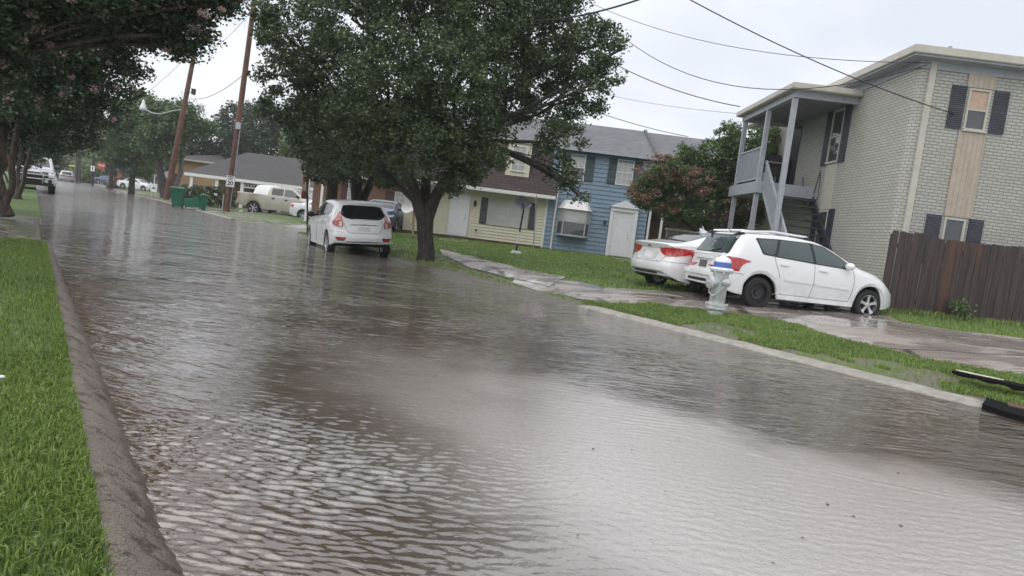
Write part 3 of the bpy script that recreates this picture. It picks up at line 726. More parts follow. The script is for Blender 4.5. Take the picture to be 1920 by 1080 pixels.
for j, (px, py, Y, scl, lab) in enumerate([(34, 368, 24.5, 1., 'crape myrtle beside the front bumper of the silver pickup'), (-40, 372, 33., 1., 'crape myrtle half hidden behind the nearest verge tree'),
                                      (20, 352, 46., 1.1, 'crape myrtle behind the silver pickup cab')]):
    kk = 1280/Y/1.15; b_, s_ = stems_at(px, py, Y, [(px-20, py-80*26/Y, .3), (px+25, py-95*26/Y, -.2), (px+5, py-90*26/Y, .8)], .09)
    lb = [lob(x, y, Y+dy, r/kk*(26/Y), r/kk*.8*(26/Y)) for x, y, r, dy in
          [(px+dx*26/Y, py-dyy*26/Y, rr*26/Y*Y/26, dd) for dx, dyy, rr, dd in [(-40, 150, 46, 0), (20, 175, 50, .6), (80, 150, 44, 0), (110, 105, 30, .5), (40, 110, 32, -.5), (140, 150, 34, 1), (0, 230, 52, 0), (85, 215, 48, .4)]]]
    if j == 1: lb = lb[:5]+lb[6:7]
    myrtle((b_[0], b_[1], .12), lb, 620, .38*Y/26, 48, .12*Y/26, s_, lab, .13, fs=.10)
YC = 60.
lC = [lob(x, y, 62., r/20.6, r/20.6*.8) for x, y, r in [(110, 262, 30), (150, 250, 28), (80, 250, 28), (185, 262, 20), (140, 222, 30), (100, 220, 30), (60, 270, 22)]]
bC, sC = stems_at(88, 335, 62., [(85, 280, 0), (110, 275, 0), (95, 265, 1)], .12)
myrtle((bC[0], bC[1], .1), lC, 420, .6, 34, .24, sC, 'pink flowering crape myrtle furthest along the near verge', .3, 'leaf_mid', fs=.2)
# rust coloured myrtle beside the apartment stair
YR = 25.; kR = 1280/YR
def lr(lst): return [lob(x, y, YR+dy, r/kR, r/kR*.85) for x, y, r, dy in lst]
bR, sR = stems_at(1345, 452, YR, [(1290, 380, 0), (1340, 350, .4), (1385, 340, -.3), (1250, 390, .3), (1415, 345, .2)], .07)
tree('crape_myrtle', (bR[0], bR[1], .4), lr([(1215, 362, 38, 0), (1250, 330, 38, -.4), (1300, 345, 45, .3), (1255, 392, 30, .2), (1310, 395, 34, -.3), (1345, 300, 50, .5), (1400, 290, 48, 0), (1440, 268, 34, .4), (1365, 255, 28, .2), (1400, 345, 42, .6), (1350, 370, 34, 0), (1290, 295, 28, .2), (1440, 330, 34, .8), (1420, 400, 30, .8), (1460, 380, 30, 1.), (1375, 415, 26, .8)]), 950, .27, 56, .12, 'leaf_mid', sR,
     'multi-stemmed green and rust crape myrtle by the apartment stair', barkm='bark_tan', shell=.3, thin=.5)
rt = [o for o in S.objects if o.get('label', '').startswith('multi-stemmed')][0]
Cr, Rr = clumps(lr([(1210, 350, 34, -.5), (1245, 315, 34, -.7), (1200, 378, 20, -.5), (1250, 395, 26, -.6), (1300, 340, 34, -1.), (1350, 395, 26, -.6), (1400, 380, 26, -.6)]), 110, .2, .7)
leaves('seed_heads', Cr, Rr, 34, .09, M['leaf_rust'], rt)
# ------------------------------------------------------------------ trees further off
def bgtree(label, lst, Y, lm, trunk, n_=260, cr=None, per=34, size=None, group='trees further down the street', barkm='bark', tw=2, name='tree'):
    kk = 1280/Y; lb = [lob(x, y, Y+dd, r/kk, r/kk*.85) for x, y, r, dd in lst]
    b = at(trunk[0], trunk[1], Y); top = at(trunk[2], trunk[3], Y); r = trunk[4] if len(trunk) > 4 else .2
    z0 = float(height(b[0], b[1])); b = Vector((b[0], b[1], z0-.1)); top = Vector(top)
    return tree(name, (b.x, b.y, z0), lb, n_, cr or Y*.011, per, size or Y*.0047, lm, [([b, b.lerp(top, .5), top], [r*1.3, r, r*.8])], label, group=group, barkm=barkm, shell=.4, twigs=tw)
bgtree('broad dark green tree rising over the carport roof', [(400, 262, 42, 0), (440, 232, 45, 3), (490, 222, 42, 0), (540, 245, 45, 2), (470, 270, 45, -2), (520, 285, 40, 0), (370, 280, 28, 0), (580, 270, 35, 0), (435,285,34,0)], 78, 'leaf_dark', (480, 350, 480, 280, .4), 620)
bgtree('pale green tree above the right end of the carport roof', [(560, 270, 26, 0), (580, 290, 22, 1), (545, 295, 18, 0)], 62, 'leaf_pale', (570, 350, 568, 290, .2), 170)
bgtree('leafy tree with a curved trunk behind the leaning utility pole', [(330, 245, 30, 0), (300, 215, 32, 1), (345, 212, 24, 0), (285, 260, 28, 0), (318, 285, 20, 0), (385, 240, 18, 1)], 60, 'leaf_mid', (311, 372, 296, 300, .33), 360)
bgtree('drooping light green tree to the left of the leaning utility pole', [(240, 215, 30, 0), (270, 240, 34, 1), (225, 250, 26, 0), (250, 285, 30, 0), (285, 290, 24, 1), (225, 300, 20, 0), (262, 190, 22, 0), (268, 318, 20, 0)], 66, 'leaf_mid', (246, 362, 250, 300, .25), 420)
bgtree('slim tree with a dark trunk beside the blue car', [(212, 255, 22, 0), (200, 285, 20, 0), (222, 290, 18, 0)], 84, 'leaf_pale', (207, 352, 210, 290, .2), 170)
for i, (x, y, r, Y, lm, lab) in enumerate([(170, 285, 24, 130, 'leaf_mid', 'mid green tree behind the stop sign'), (195, 302, 20, 140, 'leaf_dark', 'low dark tree behind the blue parked car'), (140, 300, 22, 150, 'leaf_dark', 'dark tree behind the red vehicle at the end of the street'),
        (110, 300, 24, 165, 'leaf_dark', 'dark tree closing the end of the street'), (75, 300, 28, 150, 'leaf_mid', 'tree mass behind the silver pickup roof'), (40, 290, 30, 150, 'leaf_dark', 'dark tree beyond the near verge myrtles'), (232, 310, 22, 120, 'leaf_dark', 'dark bushy tree behind the round hedge bush'), (290, 305, 26, 110, 'leaf_mid', 'green tree behind the yard sign'), (160, 318, 16, 120, 'leaf_pale', 'pale low tree just behind the white street name sign'),(0,285,34,140,'leaf_dark','dark tree at the left edge beyond the pickup'),(330,300,22,100,'leaf_dark','dark tree left of the tan house')]):
    bgtree(lab, [(x, y, r, 0), (x-r*.7, y+r*.4, r*.7, 2), (x+r*.7, y+r*.3, r*.75, -2), (x, y+r*.8, r*.8, 0)], Y, lm, (x, y+r*1.6, x, y+r*.4, .35), 150, per=30)
# bare-branched tree
rootb = empty('bare_tree', tuple(gr(322, 372, .1)), 0, 'leafless tree with thin bare twigs behind the leaning pole', 'tree')
mb = MB(); b = at(322, 372, 61); top = at(345, 268, 61)
limb(mb, (b[0], 61, 0), top, .26, .14, .04)
def twig(a, d, L, r, lev):
    e = a+d*L; mb.tube([a, a.lerp(e, .5)+Vector((random.gauss(0, .05), 0, random.gauss(0, .05)))*L, e], [r, r*.8, r*.6], 5)
    if lev:
        for _ in range(3 if lev > 1 else 4):
            nd = (d+Vector((random.gauss(0, .5), random.gauss(0, .5), random.gauss(.12, .35)))).normalized(); twig(a.lerp(e, random.uniform(.45, 1)), nd, L*.68, r*.55, lev-1)
for _ in range(4): twig(Vector(top), Vector((random.uniform(-.3, .75), random.gauss(0, .3), 1)).normalized(), 1.9, .09, 4)
mb.build('trunk', M['bark_grey'], rootb, smooth=60)
# ------------------------------------------------------------------ hedges and small plants
def hedge(name, pts, w, h, label, cat, lm='leaf_hedge', size=.12, dens=60, grp=None):
    C_ = []
    for (xa, ya), (xb, yb) in zip(pts[:-1], pts[1:]):
        n_ = int(dens*math.hypot(xb-xa, yb-ya))
        for _ in range(n_):
            f = random.random(); u = random.uniform(-1, 1); v = random.random()
            x, y = xa+(xb-xa)*f+random.uniform(-w, w)*.2, ya+(yb-ya)*f+u*w/2
            C_.append((x, y, float(height(x, y))+.15+v*(h-.25)+.06*vnoise(x, y, 2.)))
    C_ = np.array(C_); root = empty(name, tuple(C_[0]*[1, 1, 0]), 0, label, cat, grp)
    leaves('foliage', C_, np.full(len(C_), .2), 26, size, M[lm], root)
    mb = MB()
    for c in C_[::14]: mb.tube([(c[0], c[1], float(height(c[0], c[1]))-.05), (c[0]+.05, c[1], c[2]*.6+.1), tuple(c)], [.03, .022, .01], 5)
    mb.build('stems', M['bark'], root); return root
h0 = at(330, 355, 47); h1 = at(424, 358, 46)
hedge('hedge', [(h0[0]+.3, 47.3), ((h0[0]+h1[0])/2-.1, 46.8)], 1.3, 1.45, 'clipped dark hedge behind the upright green bin', 'hedge', size=.13)
hedge('hedge', [((h0[0]+h1[0])/2+.3, 46.6), (h1[0]+.5, 46)], 1.3, 1.5, 'clipped dark hedge between the bins and the utility pole', 'hedge', size=.13)
b0 = at(222, 348, 86); hedge('bush', [(b0[0]-1.0, 86), (b0[0]+1.0, 85.7)], 1.8, 1.5, 'round reddish brown bush beside the pale car', 'bush', 'leaf_rust', .16, 90)
fp = at(1800, 606, 15.0); hedge('weed_plant', [(fp[0]-.08, 15.05), (fp[0]+.08, 15.05)], .2, .55, 'leafy weed growing against the board fence', 'weed', 'leaf_mid', .07, 70)
# ------------------------------------------------------------------ vehicles
def pchip(xs, ys):
    xs = np.array(xs, float); ys = np.array(ys, float); h = np.diff(xs); d = np.diff(ys)/h; m_ = np.zeros(len(xs)); m_[0], m_[-1] = d[0], d[-1]
    for i in range(1, len(xs)-1):
        if d[i-1]*d[i] > 0:
            w1, w2 = 2*h[i]+h[i-1], h[i]+2*h[i-1]; m_[i] = (w1+w2)/(w1/d[i-1]+w2/d[i])
    def f(x):
        x = min(max(x, xs[0]), xs[-1]); i = min(max(int(np.searchsorted(xs, x))-1, 0), len(h)-1); t_ = (x-xs[i])/h[i]
        return ((1+2*t_)*(1-t_)**2*ys[i]+t_*(1-t_)**2*h[i]*m_[i]+t_*t_*(3-2*t_)*ys[i+1]+t_*t_*(t_-1)*h[i]*m_[i+1])
    return f
def prof(p, lin=False):
    xs, ys = zip(*p)
    return (lambda x: float(np.interp(x, xs, ys))) if lin else pchip(xs, ys)
class Car:
    """x runs from the rear bumper (0) to the front (L); y is left; built round the middle of its length"""
    def __init__(s, sp, root, paintm):
        s.sp = sp; s.root = root; s.L = sp['L']; s.W = sp['W']/2; s.bv = None; s.paint = paintm; s.body()
    def body(s):
        sp = s.sp; L, W = s.L, s.W
        top = prof(sp['top'], sp.get('lin', False)); belt = prof(sp['belt']); plan = prof(sp['plan']); bot = prof(sp['bot']); wr = prof(sp['wr'])
        rp = prof(sp['rear']); fp = prof(sp['front']); cr, cf = sp.get('cr', .14), sp.get('cf', .30); ax = sp['axles']; R = sp.get('R', .36); az = sp.get('az', .31)
        xs = set(np.linspace(0, L, 90).round(4))
        for a in ax:
            for q in np.linspace(-1, 1, 27): xs.add(round(a+R*math.sin(q*PI/2), 4))
        for p in sp['top']: xs.add(round(p[0], 4))
        xs = sorted(xs); xx = [xs[0]]
        for x in xs[1:]:
            if x-xx[-1] > .006: xx.append(x)
        rings = []; cut = sp.get('clad', 0)
        for x in xx:
            b = bot(x); a = b
            for c in ax:
                if abs(x-c) < R: a = max(a, az+math.sqrt(R*R-(x-c)**2))
            w = W*plan(x); zb = belt(x); zt = max(top(x), zb+.012); wt = wr(x)*W*min(1, plan(x)*1.03)
            a = min(a, zb-.06); pts = [(0, b+.04), (w-.32, b+.04), (w-.30, a), (w-.045, a), (w-.012, a+.012)]
            for i in range(1, 9):
                f = i/8; z = a+.012+(zb-a-.012)*f; zm = sp.get('zm', .62)
                y = w*(1-(sp.get('tuck', .05))*max(0, (zm-z)/zm)**1.6-sp.get('sh', .045)*max(0, (z-zm)/max(.05, zb-zm))**2)
                pts.append((y, z))
            yb = pts[-1][0]; zs = zt-.045*min(1, (zt-zb)/.2)
            wt_ = min(wt, yb*.985)
            for i in range(1, 8):
                f = i/7; pts.append((yb+(wt_-yb)*f+.022*math.sin(PI*f)*min(1, (zs-zb)/.3), zb+(zs-zb)*f))
            for i in range(1, 6):
                f = i/5; q = math.cos(f*PI/2); pts.append((wt_*q**.75, zs+(zt-zs)*math.sin(f*PI/2)))
            rings.append((x, pts))
        K = len(rings[0][1]); V = []; mats = []
        def dx(x, y, z):
            o = 0
            if x < .8: o += (rp(z)+cr*(abs(y)/W)**3)*(1-x/.8)**2
            if x > L-1.0: o -= (fp(z)+cf*(abs(y)/W)**2.6)*(1-(L-x)/1.0)**2
            return x+o
        mb = MB(); idx = []
        for x, pts in rings:
            row = []
            for y, z in pts: row.append(len(mb.v)); mb.v.append((dx(x, y, z), y, z))
            for y, z in pts[1:-1][::-1]: row.append(len(mb.v)); mb.v.append((dx(x, -y, z), -y, z))
            idx.append(row)
        n_ = len(idx[0])
        def matof(j):
            j = j if j < K else n_-1-j
            return 1 if j < 3 else 0
        for i in range(len(idx)-1):
            for j in range(n_):
                jj = (j+1) % n_; mb.f.append((idx[i][j], idx[i][jj], idx[i+1][jj], idx[i+1][j]))
                mt = matof(j)
                zc = (mb.v[idx[i][j]][2]+mb.v[idx[i][jj]][2])/2
                if cut and zc < cut and mt == 0: mt = 2
                mb.m.append(mt)
        for e, (x, pts) in ((0, rings[0]), (1, rings[-1])):
            NC = 14; prev = None
            for q, (y, z) in enumerate(pts):
                row = []
                for c in range(NC+1):
                    yy = -y+2*y*c/NC
                    row.append(len(mb.v)); mb.v.append((dx(x, yy, z), yy, z))
                if prev:
                    for c in range(NC):
                        f = (prev[c], prev[c+1], row[c+1], row[c]); mb.f.append(f if e == 0 else f[::-1]); mb.m.append(1 if q < 2 else (2 if cut and z < cut else 0))
                prev = row
        me = bpy.data.meshes.new('body'); hx = L/2
        me.from_pydata([(x-hx, y, z) for x, y, z in mb.v], [], mb.f)
        for mt in (s.paint, M['black'], sp.get('cladm', M['black'])): me.materials.append(mt)
        me.polygons.foreach_set('material_index', mb.m)
        bm = bmesh.new(); bm.from_mesh(me); bmesh.ops.remove_doubles(bm, verts=bm.verts, dist=.0008)
        bmesh.ops.recalc_face_normals(bm, faces=bm.faces); s.bv = BVHTree.FromBMesh(bm); bm.to_mesh(me); bm.free()
        me.shade_smooth(); me.set_sharp_from_angle(angle=math.radians(38))
        o = bpy.data.objects.new('body', me); COL.objects.link(o); o.parent = s.root; s.bodyo = o; s.hx = hx
    def cast(s, u, v, side):
        h = s.hx
        if side in 'LR':
            q = 1 if side == 'L' else -1; o, d = Vector((u-h, q*3, v)), Vector((0, -q, 0))
        elif side == 'rear': o, d = Vector((-h-3, u, v)), Vector((1, 0, 0))
        elif side == 'front': o, d = Vector((h+3, u, v)), Vector((-1, 0, 0))
        else: o, d = Vector((u-h, v, 4)), Vector((0, 0, -1))
        r = s.bv.ray_cast(o, d)
        if r[0] is None:
            if side in 'LR': o2 = Vector((u-h, (1 if side == 'L' else -1)*s.W*.9, v))
            elif side == 'rear': o2 = Vector((-h+.15, u, v))
            elif side == 'front': o2 = Vector((h-.15, u, v))
            else: o2 = Vector((u-h, v, .9))
            q = s.bv.find_nearest(o2); return q[0], (q[0]-o2).normalized()*-1 if False else q[1]
        n_ = r[1]
        if n_.dot(d) > 0: n_ = -n_
        return r[0], n_
    def decal(s, name, poly, side, mat, off=.006, step=.07, parent=None, rnd=0, thick=.012):
        P = [Vector(p) for p in poly]
        if rnd:
            Q = []; k = len(P)
            for i in range(k):
                a, b, c = P[i-1], P[i], P[(i+1) % k]; r1 = min(rnd, (a-b).length*.45); r2 = min(rnd, (c-b).length*.45)
                p0 = b+(a-b).normalized()*r1; p2 = b+(c-b).normalized()*r2
                for f in (0, .25, .5, .75, 1): Q.append(p0*(1-f)**2+b*2*f*(1-f)+p2*f*f)
            P = Q
        B = []; k = len(P)
        for i in range(k):
            a, b = P[i], P[(i+1) % k]; m_ = max(1, int((b-a).length/step))
            for j in range(m_): B.append(a.lerp(b, j/m_))
        nb = len(B); pts = list(B); xs = [p.x for p in B]; ys = [p.y for p in B]
        for x in np.arange(min(xs)+step/2, max(xs), step):
            for y in np.arange(min(ys)+step/2, max(ys), step): pts.append(Vector((x, y)))
        r = delaunay_2d_cdt(pts, [], [list(range(nb))], 1, 1e-5)
        v2, ed, fc, ov = r[0], r[1], r[2], r[3]
        mb = MB(); T_ = []; Bm = []
        for p in v2:
            h_, n_ = s.cast(p.x, p.y, side); T_.append(h_+n_*off); Bm.append(h_-n_*thick)
        nv = len(T_); cnt = {}
        for f in fc:
            for i in range(len(f)):
                e = (f[i], f[(i+1) % len(f)]); cnt[e] = 1
        F_ = [tuple(f) for f in fc]
        for (a, b) in list(cnt):
            if (b, a) not in cnt: F_.append((b, a, a+nv, b+nv))
        mb.add(T_+Bm, F_)
        return mb.build(name, mat, parent or s.root, smooth=50, world=False, recalc=True)
    def line(s, pts, side, mat=None, w=.008, name='seam', off=.002):
        mb = MB(); P = []
        for (a, b) in zip(pts[:-1], pts[1:]):
            m_ = max(1, int(math.hypot(b[0]-a[0], b[1]-a[1])/.05))
            for j in range(m_): P.append((a[0]+(b[0]-a[0])*j/m_, a[1]+(b[1]-a[1])*j/m_))
        P.append(pts[-1]); mb.tube([s.cast(u, v, side)[0] for u, v in P], w/2+off, 4)
        return mb
    def seams(s, lines, mat=None, w=.007, name='panel_gaps'):
        mb = MB()
        for side, pts in lines:
            k = s.line(pts, side, w=w); mb.add(k.v, k.f)
        return mb.build(name, mat or M['seam'], s.root, world=False)
    def both(s, name, poly, mat, **kw):
        return [s.decal(name, poly, sd, mat, **kw) for sd in 'LR']
    def wheel(s, x, q, z=None, r=.31, w=.2, style='alloy5', inset=.015, name='wheel'):
        z = r if z is None else z; y = q*(s.W-inset-w/2-.0); c = (x-s.hx, y, z)
        mb = MB(); h = w/2
        mb.lathe([(r*.66, -h), (r*.9, -h), (r*.975, -h+.02), (r, -h+.05), (r, h-.05), (r*.975, h-.02), (r*.9, h), (r*.68, h), (r*.66, h-.01), (r*.66, -h)], c, 'y', 40)
        ty = mb.build(name, M['rubber'], s.root, smooth=40, world=False)
        mb = MB(); f = q*h; rr = r*.68
        mb.lathe([(rr, -f*.9), (rr, f*.93), (rr*.93, f*.93), (rr*.9, f*.55), (rr*.9, -f*.9)], c, 'y', 36)
        if style == 'steel':
            mb.lathe([(0, f*.55), (rr*.25, f*.6), (rr*.3, f*.35), (rr*.62, f*.5), (rr*.75, f*.3), (rr*.92, f*.35)], c, 'y', 36)
            for i in range(12):
                a = 2*PI*i/12; mb.sphere((c[0]+math.cos(a)*rr*.66, c[1]+f*.5, c[2]+math.sin(a)*rr*.66), rr*.07, 6)
            mt = M['steel_wheel']
        else:
            ns = int(style[5:]) if style[5:] else 5
            mb.lathe([(0, f*.75), (rr*.16, f*.75), (rr*.24, f*.6), (rr*.26, f*.2)], c, 'y', 20)
            for i in range(ns):
                a = 2*PI*i/ns+.3; d = Vector((math.cos(a), 0, math.sin(a))); p = Vector((-d.z, 0, d.x)); cc = Vector(c)
                A = []
                for rad, hw, yy in ((rr*.18, rr*.13, f*.74), (rr*.6, rr*.12, f*.72), (rr*.93, rr*.2, f*.8)):
                    for e in (-1, 1): A += [cc+d*rad+p*e*hw+Vector((0, yy, 0)), cc+d*rad+p*e*hw+Vector((0, yy-q*.05, 0))]
                mb.add(A, [(0, 2, 6, 4), (4, 6, 10, 8), (0, 4, 5, 1), (4, 8, 9, 5), (2, 3, 7, 6), (6, 7, 11, 10), (8, 10, 11, 9), (1, 5, 7, 3), (5, 9, 11, 7)])
            mt = M['alloy']
        ri = mb.build('rim', mt, ty, smooth=40, world=False)
        mb = MB(); mb.lathe([(0, f*.12), (rr*.9, f*.12)], c, 'y', 24); mb.build('brake_disc', M['black'], ty, world=False)
        return ty
    def mirror(s, x, q, z, mat=None, w=.2):
        mb = MB(); y = abs(s.cast(x, z, 'L')[0].y)
        mb.sphere((0, 0, 0), .5, 12); mb.v = [(x-s.hx+a*.16, q*(y+.11)+b*.23, z+.04+c*.16) for a, b, c in mb.v]
        mb.bar((x-s.hx+.02, q*(y-.02), z-.02), (x-s.hx, q*(y+.08), z+.02), .04)
        return mb.build('side_mirror', mat or s.paint, s.root, smooth=50, world=False)
def place(root, p_rear, p_front, x_rear, x_front, L, side, W, z=0.):
    """stand a car so that its near-side wheels touch two ground points"""
    a = Vector(p_rear[:2]+(0,)) if isinstance(p_rear, tuple) else Vector((p_rear[0], p_rear[1], 0)); b = Vector((p_front[0], p_front[1], 0))
    d = (b-a).normalized(); left = Vector((-d.y, d.x, 0)); mid = a.lerp(b, .5); xm = (x_rear+x_front)/2-L/2
    c = mid-d*xm-left*(side*W); root.location = (c.x, c.y, z); root.rotation_euler = (0, 0, math.atan2(d.y, d.x))
GR = 'cars in the apartment driveway'
# ---- white crossover wagon
r = empty('parked_wagon', (0, 0, 0), 0, 'white wagon with roof rails and a black rear wheel parked behind the hydrant', 'car')
sp = dict(L=4.37, W=1.775, axles=(.90, 3.50), R=.385, az=.33, zm=.66, cr=.12, cf=.34, tuck=.06,
    top=[(0, .99), (.06, 1.0), (.14, 1.07), (.30, 1.28), (.48, 1.455), (.75, 1.50), (1.5, 1.535), (2.1, 1.505), (2.45, 1.42), (2.95, 1.20), (3.30, 1.05), (3.7, .965), (4.05, .86), (4.25, .74), (4.37, .62)],
    belt=[(0, .97), (.3, 1.03), (1.2, 1.03), (2.5, .98), (3.2, .93), (3.7, .86), (4.1, .76), (4.37, .58)],
    plan=[(0, .86), (.15, .93), (.5, .985), (1., 1.), (3.4, 1.), (3.9, .96), (4.2, .87), (4.37, .76)],
    bot=[(0, .36), (.35, .25), (.9, .22), (3.5, .22), (4.1, .24), (4.37, .30)],
    wr=[(0, .8), (.3, .76), (.6, .74), (2., .745), (2.6, .76), (3.3, .82), (4.37, .72)],
    rear=[(.2, .06), (.38, .0), (.6, .0), (.66, .05), (1.0, .09), (1.5, .12)], front=[(.2, .06), (.35, .0), (.55, .03), (.8, .12), (1.2, .2)])
c = Car(sp, r, M['car_white'])
c.both('side_window', [(.80, 1.385), (1.27, 1.415), (1.16, 1.10), (.93, 1.115)], M['glass_car'], rnd=.05)
c.both('side_window', [(1.33, 1.42), (2.0, 1.425), (2.07, 1.045), (1.22, 1.09)], M['glass_car'], rnd=.03)
c.both('side_window', [(2.07, 1.42), (2.33, 1.385), (2.72, 1.21), (2.95, 1.07), (2.95, 1.0), (2.13, 1.04)], M['glass_car'], rnd=.03)
for sd in 'LR':
    c.decal('window_surround', [(.76, 1.405), (1.3, 1.435), (2.05, 1.44), (2.36, 1.40), (2.76, 1.225), (3.03, 1.06), (3.0, .985), (2.1, 1.022), (1.2, 1.07), (.90, 1.09)], sd, M['black'], off=.003, rnd=.04)
    c.decal('wheel_flare', [(.90+(.45 if i % 2 else .45)*math.cos(a), .33+.45*math.sin(a)) for i, a in enumerate(np.linspace(-.1, PI+.1, 22))]+[(.90+.392*math.cos(a), .33+.392*math.sin(a)) for a in np.linspace(PI+.1, -.1, 22)], sd, M['car_white'], off=.018, step=.05)
    c.decal('wheel_flare', [(3.50+.45*math.cos(a), .33+.45*math.sin(a)) for a in np.linspace(-.1, PI+.1, 22)]+[(3.50+.392*math.cos(a), .33+.392*math.sin(a)) for a in np.linspace(PI+.1, -.1, 22)], sd, M['car_white'], off=.018, step=.05)
    c.decal('door_moulding', [(1.42, .66), (2.09, .635), (2.09, .60), (1.42, .62)], sd, M['car_white'], off=.014)
    c.decal('door_moulding', [(2.13, .633), (2.98, .60), (2.98, .565), (2.13, .598)], sd, M['car_white'], off=.014)
    c.decal('sill', [(1.33, .32), (3.06, .32), (3.06, .235), (1.33, .235)], sd, M['car_white'], off=.02)
    c.decal('door_handle', [(1.30, .955), (1.50, .95), (1.50, .915), (1.30, .92)], sd, M['car_white'], off=.03, rnd=.02)
    c.decal('door_handle', [(2.20, .93), (2.41, .925), (2.41, .89), (2.20, .895)], sd, M['car_white'], off=.03, rnd=.02)
    c.decal('tail_light', [(.05, .97), (.25, .975), (.22, .84), (.14, .71), (.05, .69)], sd, M['tail_red'], off=.01, rnd=.03, step=.04)
    c.decal('headlight', [(3.98, .80), (4.32, .66), (4.35, .60), (4.12, .66)], sd, M['lamp_clear'], off=.006, step=.04)
    c.decal('marker_lamp', [(4.0, .80), (4.22, .70), (4.27, .65), (4.12, .69)], sd, M['amber'], off=.012, step=.04)
c.decal('rear_window', [(-.60, 1.035), (.60, 1.035), (.555, 1.40), (-.555, 1.40)], 'rear', M['glass_car'], rnd=.06, off=.008)
c.decal('rear_window_surround', [(-.68, 1.02), (.68, 1.02), (.60, 1.43), (-.60, 1.43)], 'rear', M['black'], rnd=.05, off=.004)
wp = MB(); wp.tube([c.cast(-.1, 1.06, 'rear')[0]+Vector((-.03, 0, 0)), c.cast(-.38, 1.12, 'rear')[0]+Vector((-.03, 0, 0))], .012, 5); wp.build('wiper', M['black'], r, world=False)
for q in (-1, 1): c.decal('tail_light_edge', [(q*.77, .968), (q*.86, .968), (q*.86, .70), (q*.79, .70)][::q], 'rear', M['tail_red'], off=.01, step=.04)
c.decal('licence_plate', [(-.155, .835), (.155, .835), (.155, .69), (-.155, .69)], 'rear', M['seam'], off=.008)
c.decal('plate_garnish', [(-.34, .91), (.34, .91), (.32, .875), (-.32, .875)], 'rear', M['car_white'], off=.03, rnd=.02)
c.decal('bumper_step', [(-.74, .62), (.74, .62), (.74, .54), (-.74, .54)], 'rear', M['car_white'], off=.035, rnd=.03)
c.decal('bumper_vent', [(-.5, .46), (.5, .46), (.5, .40), (-.5, .40)], 'rear', M['black'], off=.003)
c.decal('windscreen', [(2.38, -.5), (2.38, .5), (3.24, .6), (3.24, -.6)], 'top', M['glass_car'], off=.006, rnd=.05)
c.seams([(sd, p) for sd in 'LR' for p in ([(1.17, 1.10), (1.20, .95), (1.27, .80), (1.32, .66)], [(2.10, 1.04), (2.11, .6), (2.05, .34)], [(3.02, 1.05), (3.06, .85), (3.04, .55), (2.98, .34)], [(1.36, .335), (3.0, .335)], [(0.02, .655), (.45, .66), (.5, .64)])])
for q in (-1, 1):
    mb = MB(); y = .56*q
    pts = [(x-c.hx, y, c.cast(x, y, 'top')[0].z+dz) for x, dz in ((.42, .0), (.52, .055), (1.2, .065), (2.0, .06), (2.12, 0))]
    mb.tube(pts, [.02, .024, .024, .024, .018], 8); rl = mb.build('roof_rail', M['car_white'], r, smooth=60, world=False)
    for x in (.50, 2.02):
        mb = MB(); z = c.cast(x, y, 'top')[0].z; mb.prism([(x-c.hx-.16, z-.01), (x-c.hx+.14, z-.01), (x-c.hx+.05, z+.055), (x-c.hx-.05, z+.055)], y-.03, y+.03); mb.build('rail_foot', M['black'], rl, world=False)
mb = MB(); z = c.cast(.62, 0, 'top')[0].z; mb.tube([(.62-c.hx, 0, z), (.5-c.hx, 0, z+.10)], [.012, .005], 5); mb.build('aerial', M['black'], r, world=False)
for x, st_ in ((.90, 'steel'), (3.50, 'alloy5')):
    for q in (-1, 1): c.wheel(x, q, r=.315, w=.2, style=st_)
for q in (-1, 1): c.mirror(2.86, q, 1.02)
pr, pf = at(1415, 577, 13.6), at(1619, 594, 14.15); place(r, pr, pf, .90, 3.50, 4.37, -1, .80, .29); r.scale = (.98, 1., .985); r.location.z = .255; r['group'] = GR
# ---- white compact sedan
r = empty('parked_sedan', (0, 0, 0), 0, 'white sedan with swept red tail lights parked left of the white wagon', 'car', GR)
sp = dict(L=4.53, W=1.775, axles=(.96, 3.66), R=.375, az=.325, zm=.66, cr=.22, cf=.4, tuck=.07,
    top=[(0, 1.03), (.1, 1.055), (.45, 1.09), (.7, 1.14), (1.2, 1.31), (1.7, 1.415), (2.15, 1.435), (2.6, 1.38), (3.1, 1.17), (3.45, 1.02), (4.0, .91), (4.35, .76), (4.53, .6)],
    belt=[(0, .99), (.6, 1.04), (1.4, 1.01), (2.8, .93), (3.6, .86), (4.1, .76), (4.53, .54)],
    plan=[(0, .80), (.15, .89), (.5, .97), (1., 1.), (3.5, 1.), (4.0, .95), (4.35, .85), (4.53, .7)],
    bot=[(0, .34), (.3, .25), (.96, .2), (3.6, .2), (4.2, .2), (4.53, .27)], wr=[(0, .78), (.6, .66), (1.2, .64), (2.2, .70), (3.0, .72), (3.6, .8), (4.53, .7)],
    rear=[(.2, .14), (.36, .05), (.5, .0), (.62, .0), (.68, .05), (.9, .10), (1.03, .02), (1.4, .05)], front=[(.2, .06), (.35, .0), (.55, .03), (.8, .12), (1.2, .2)])
c = Car(sp, r, M['car_white'])
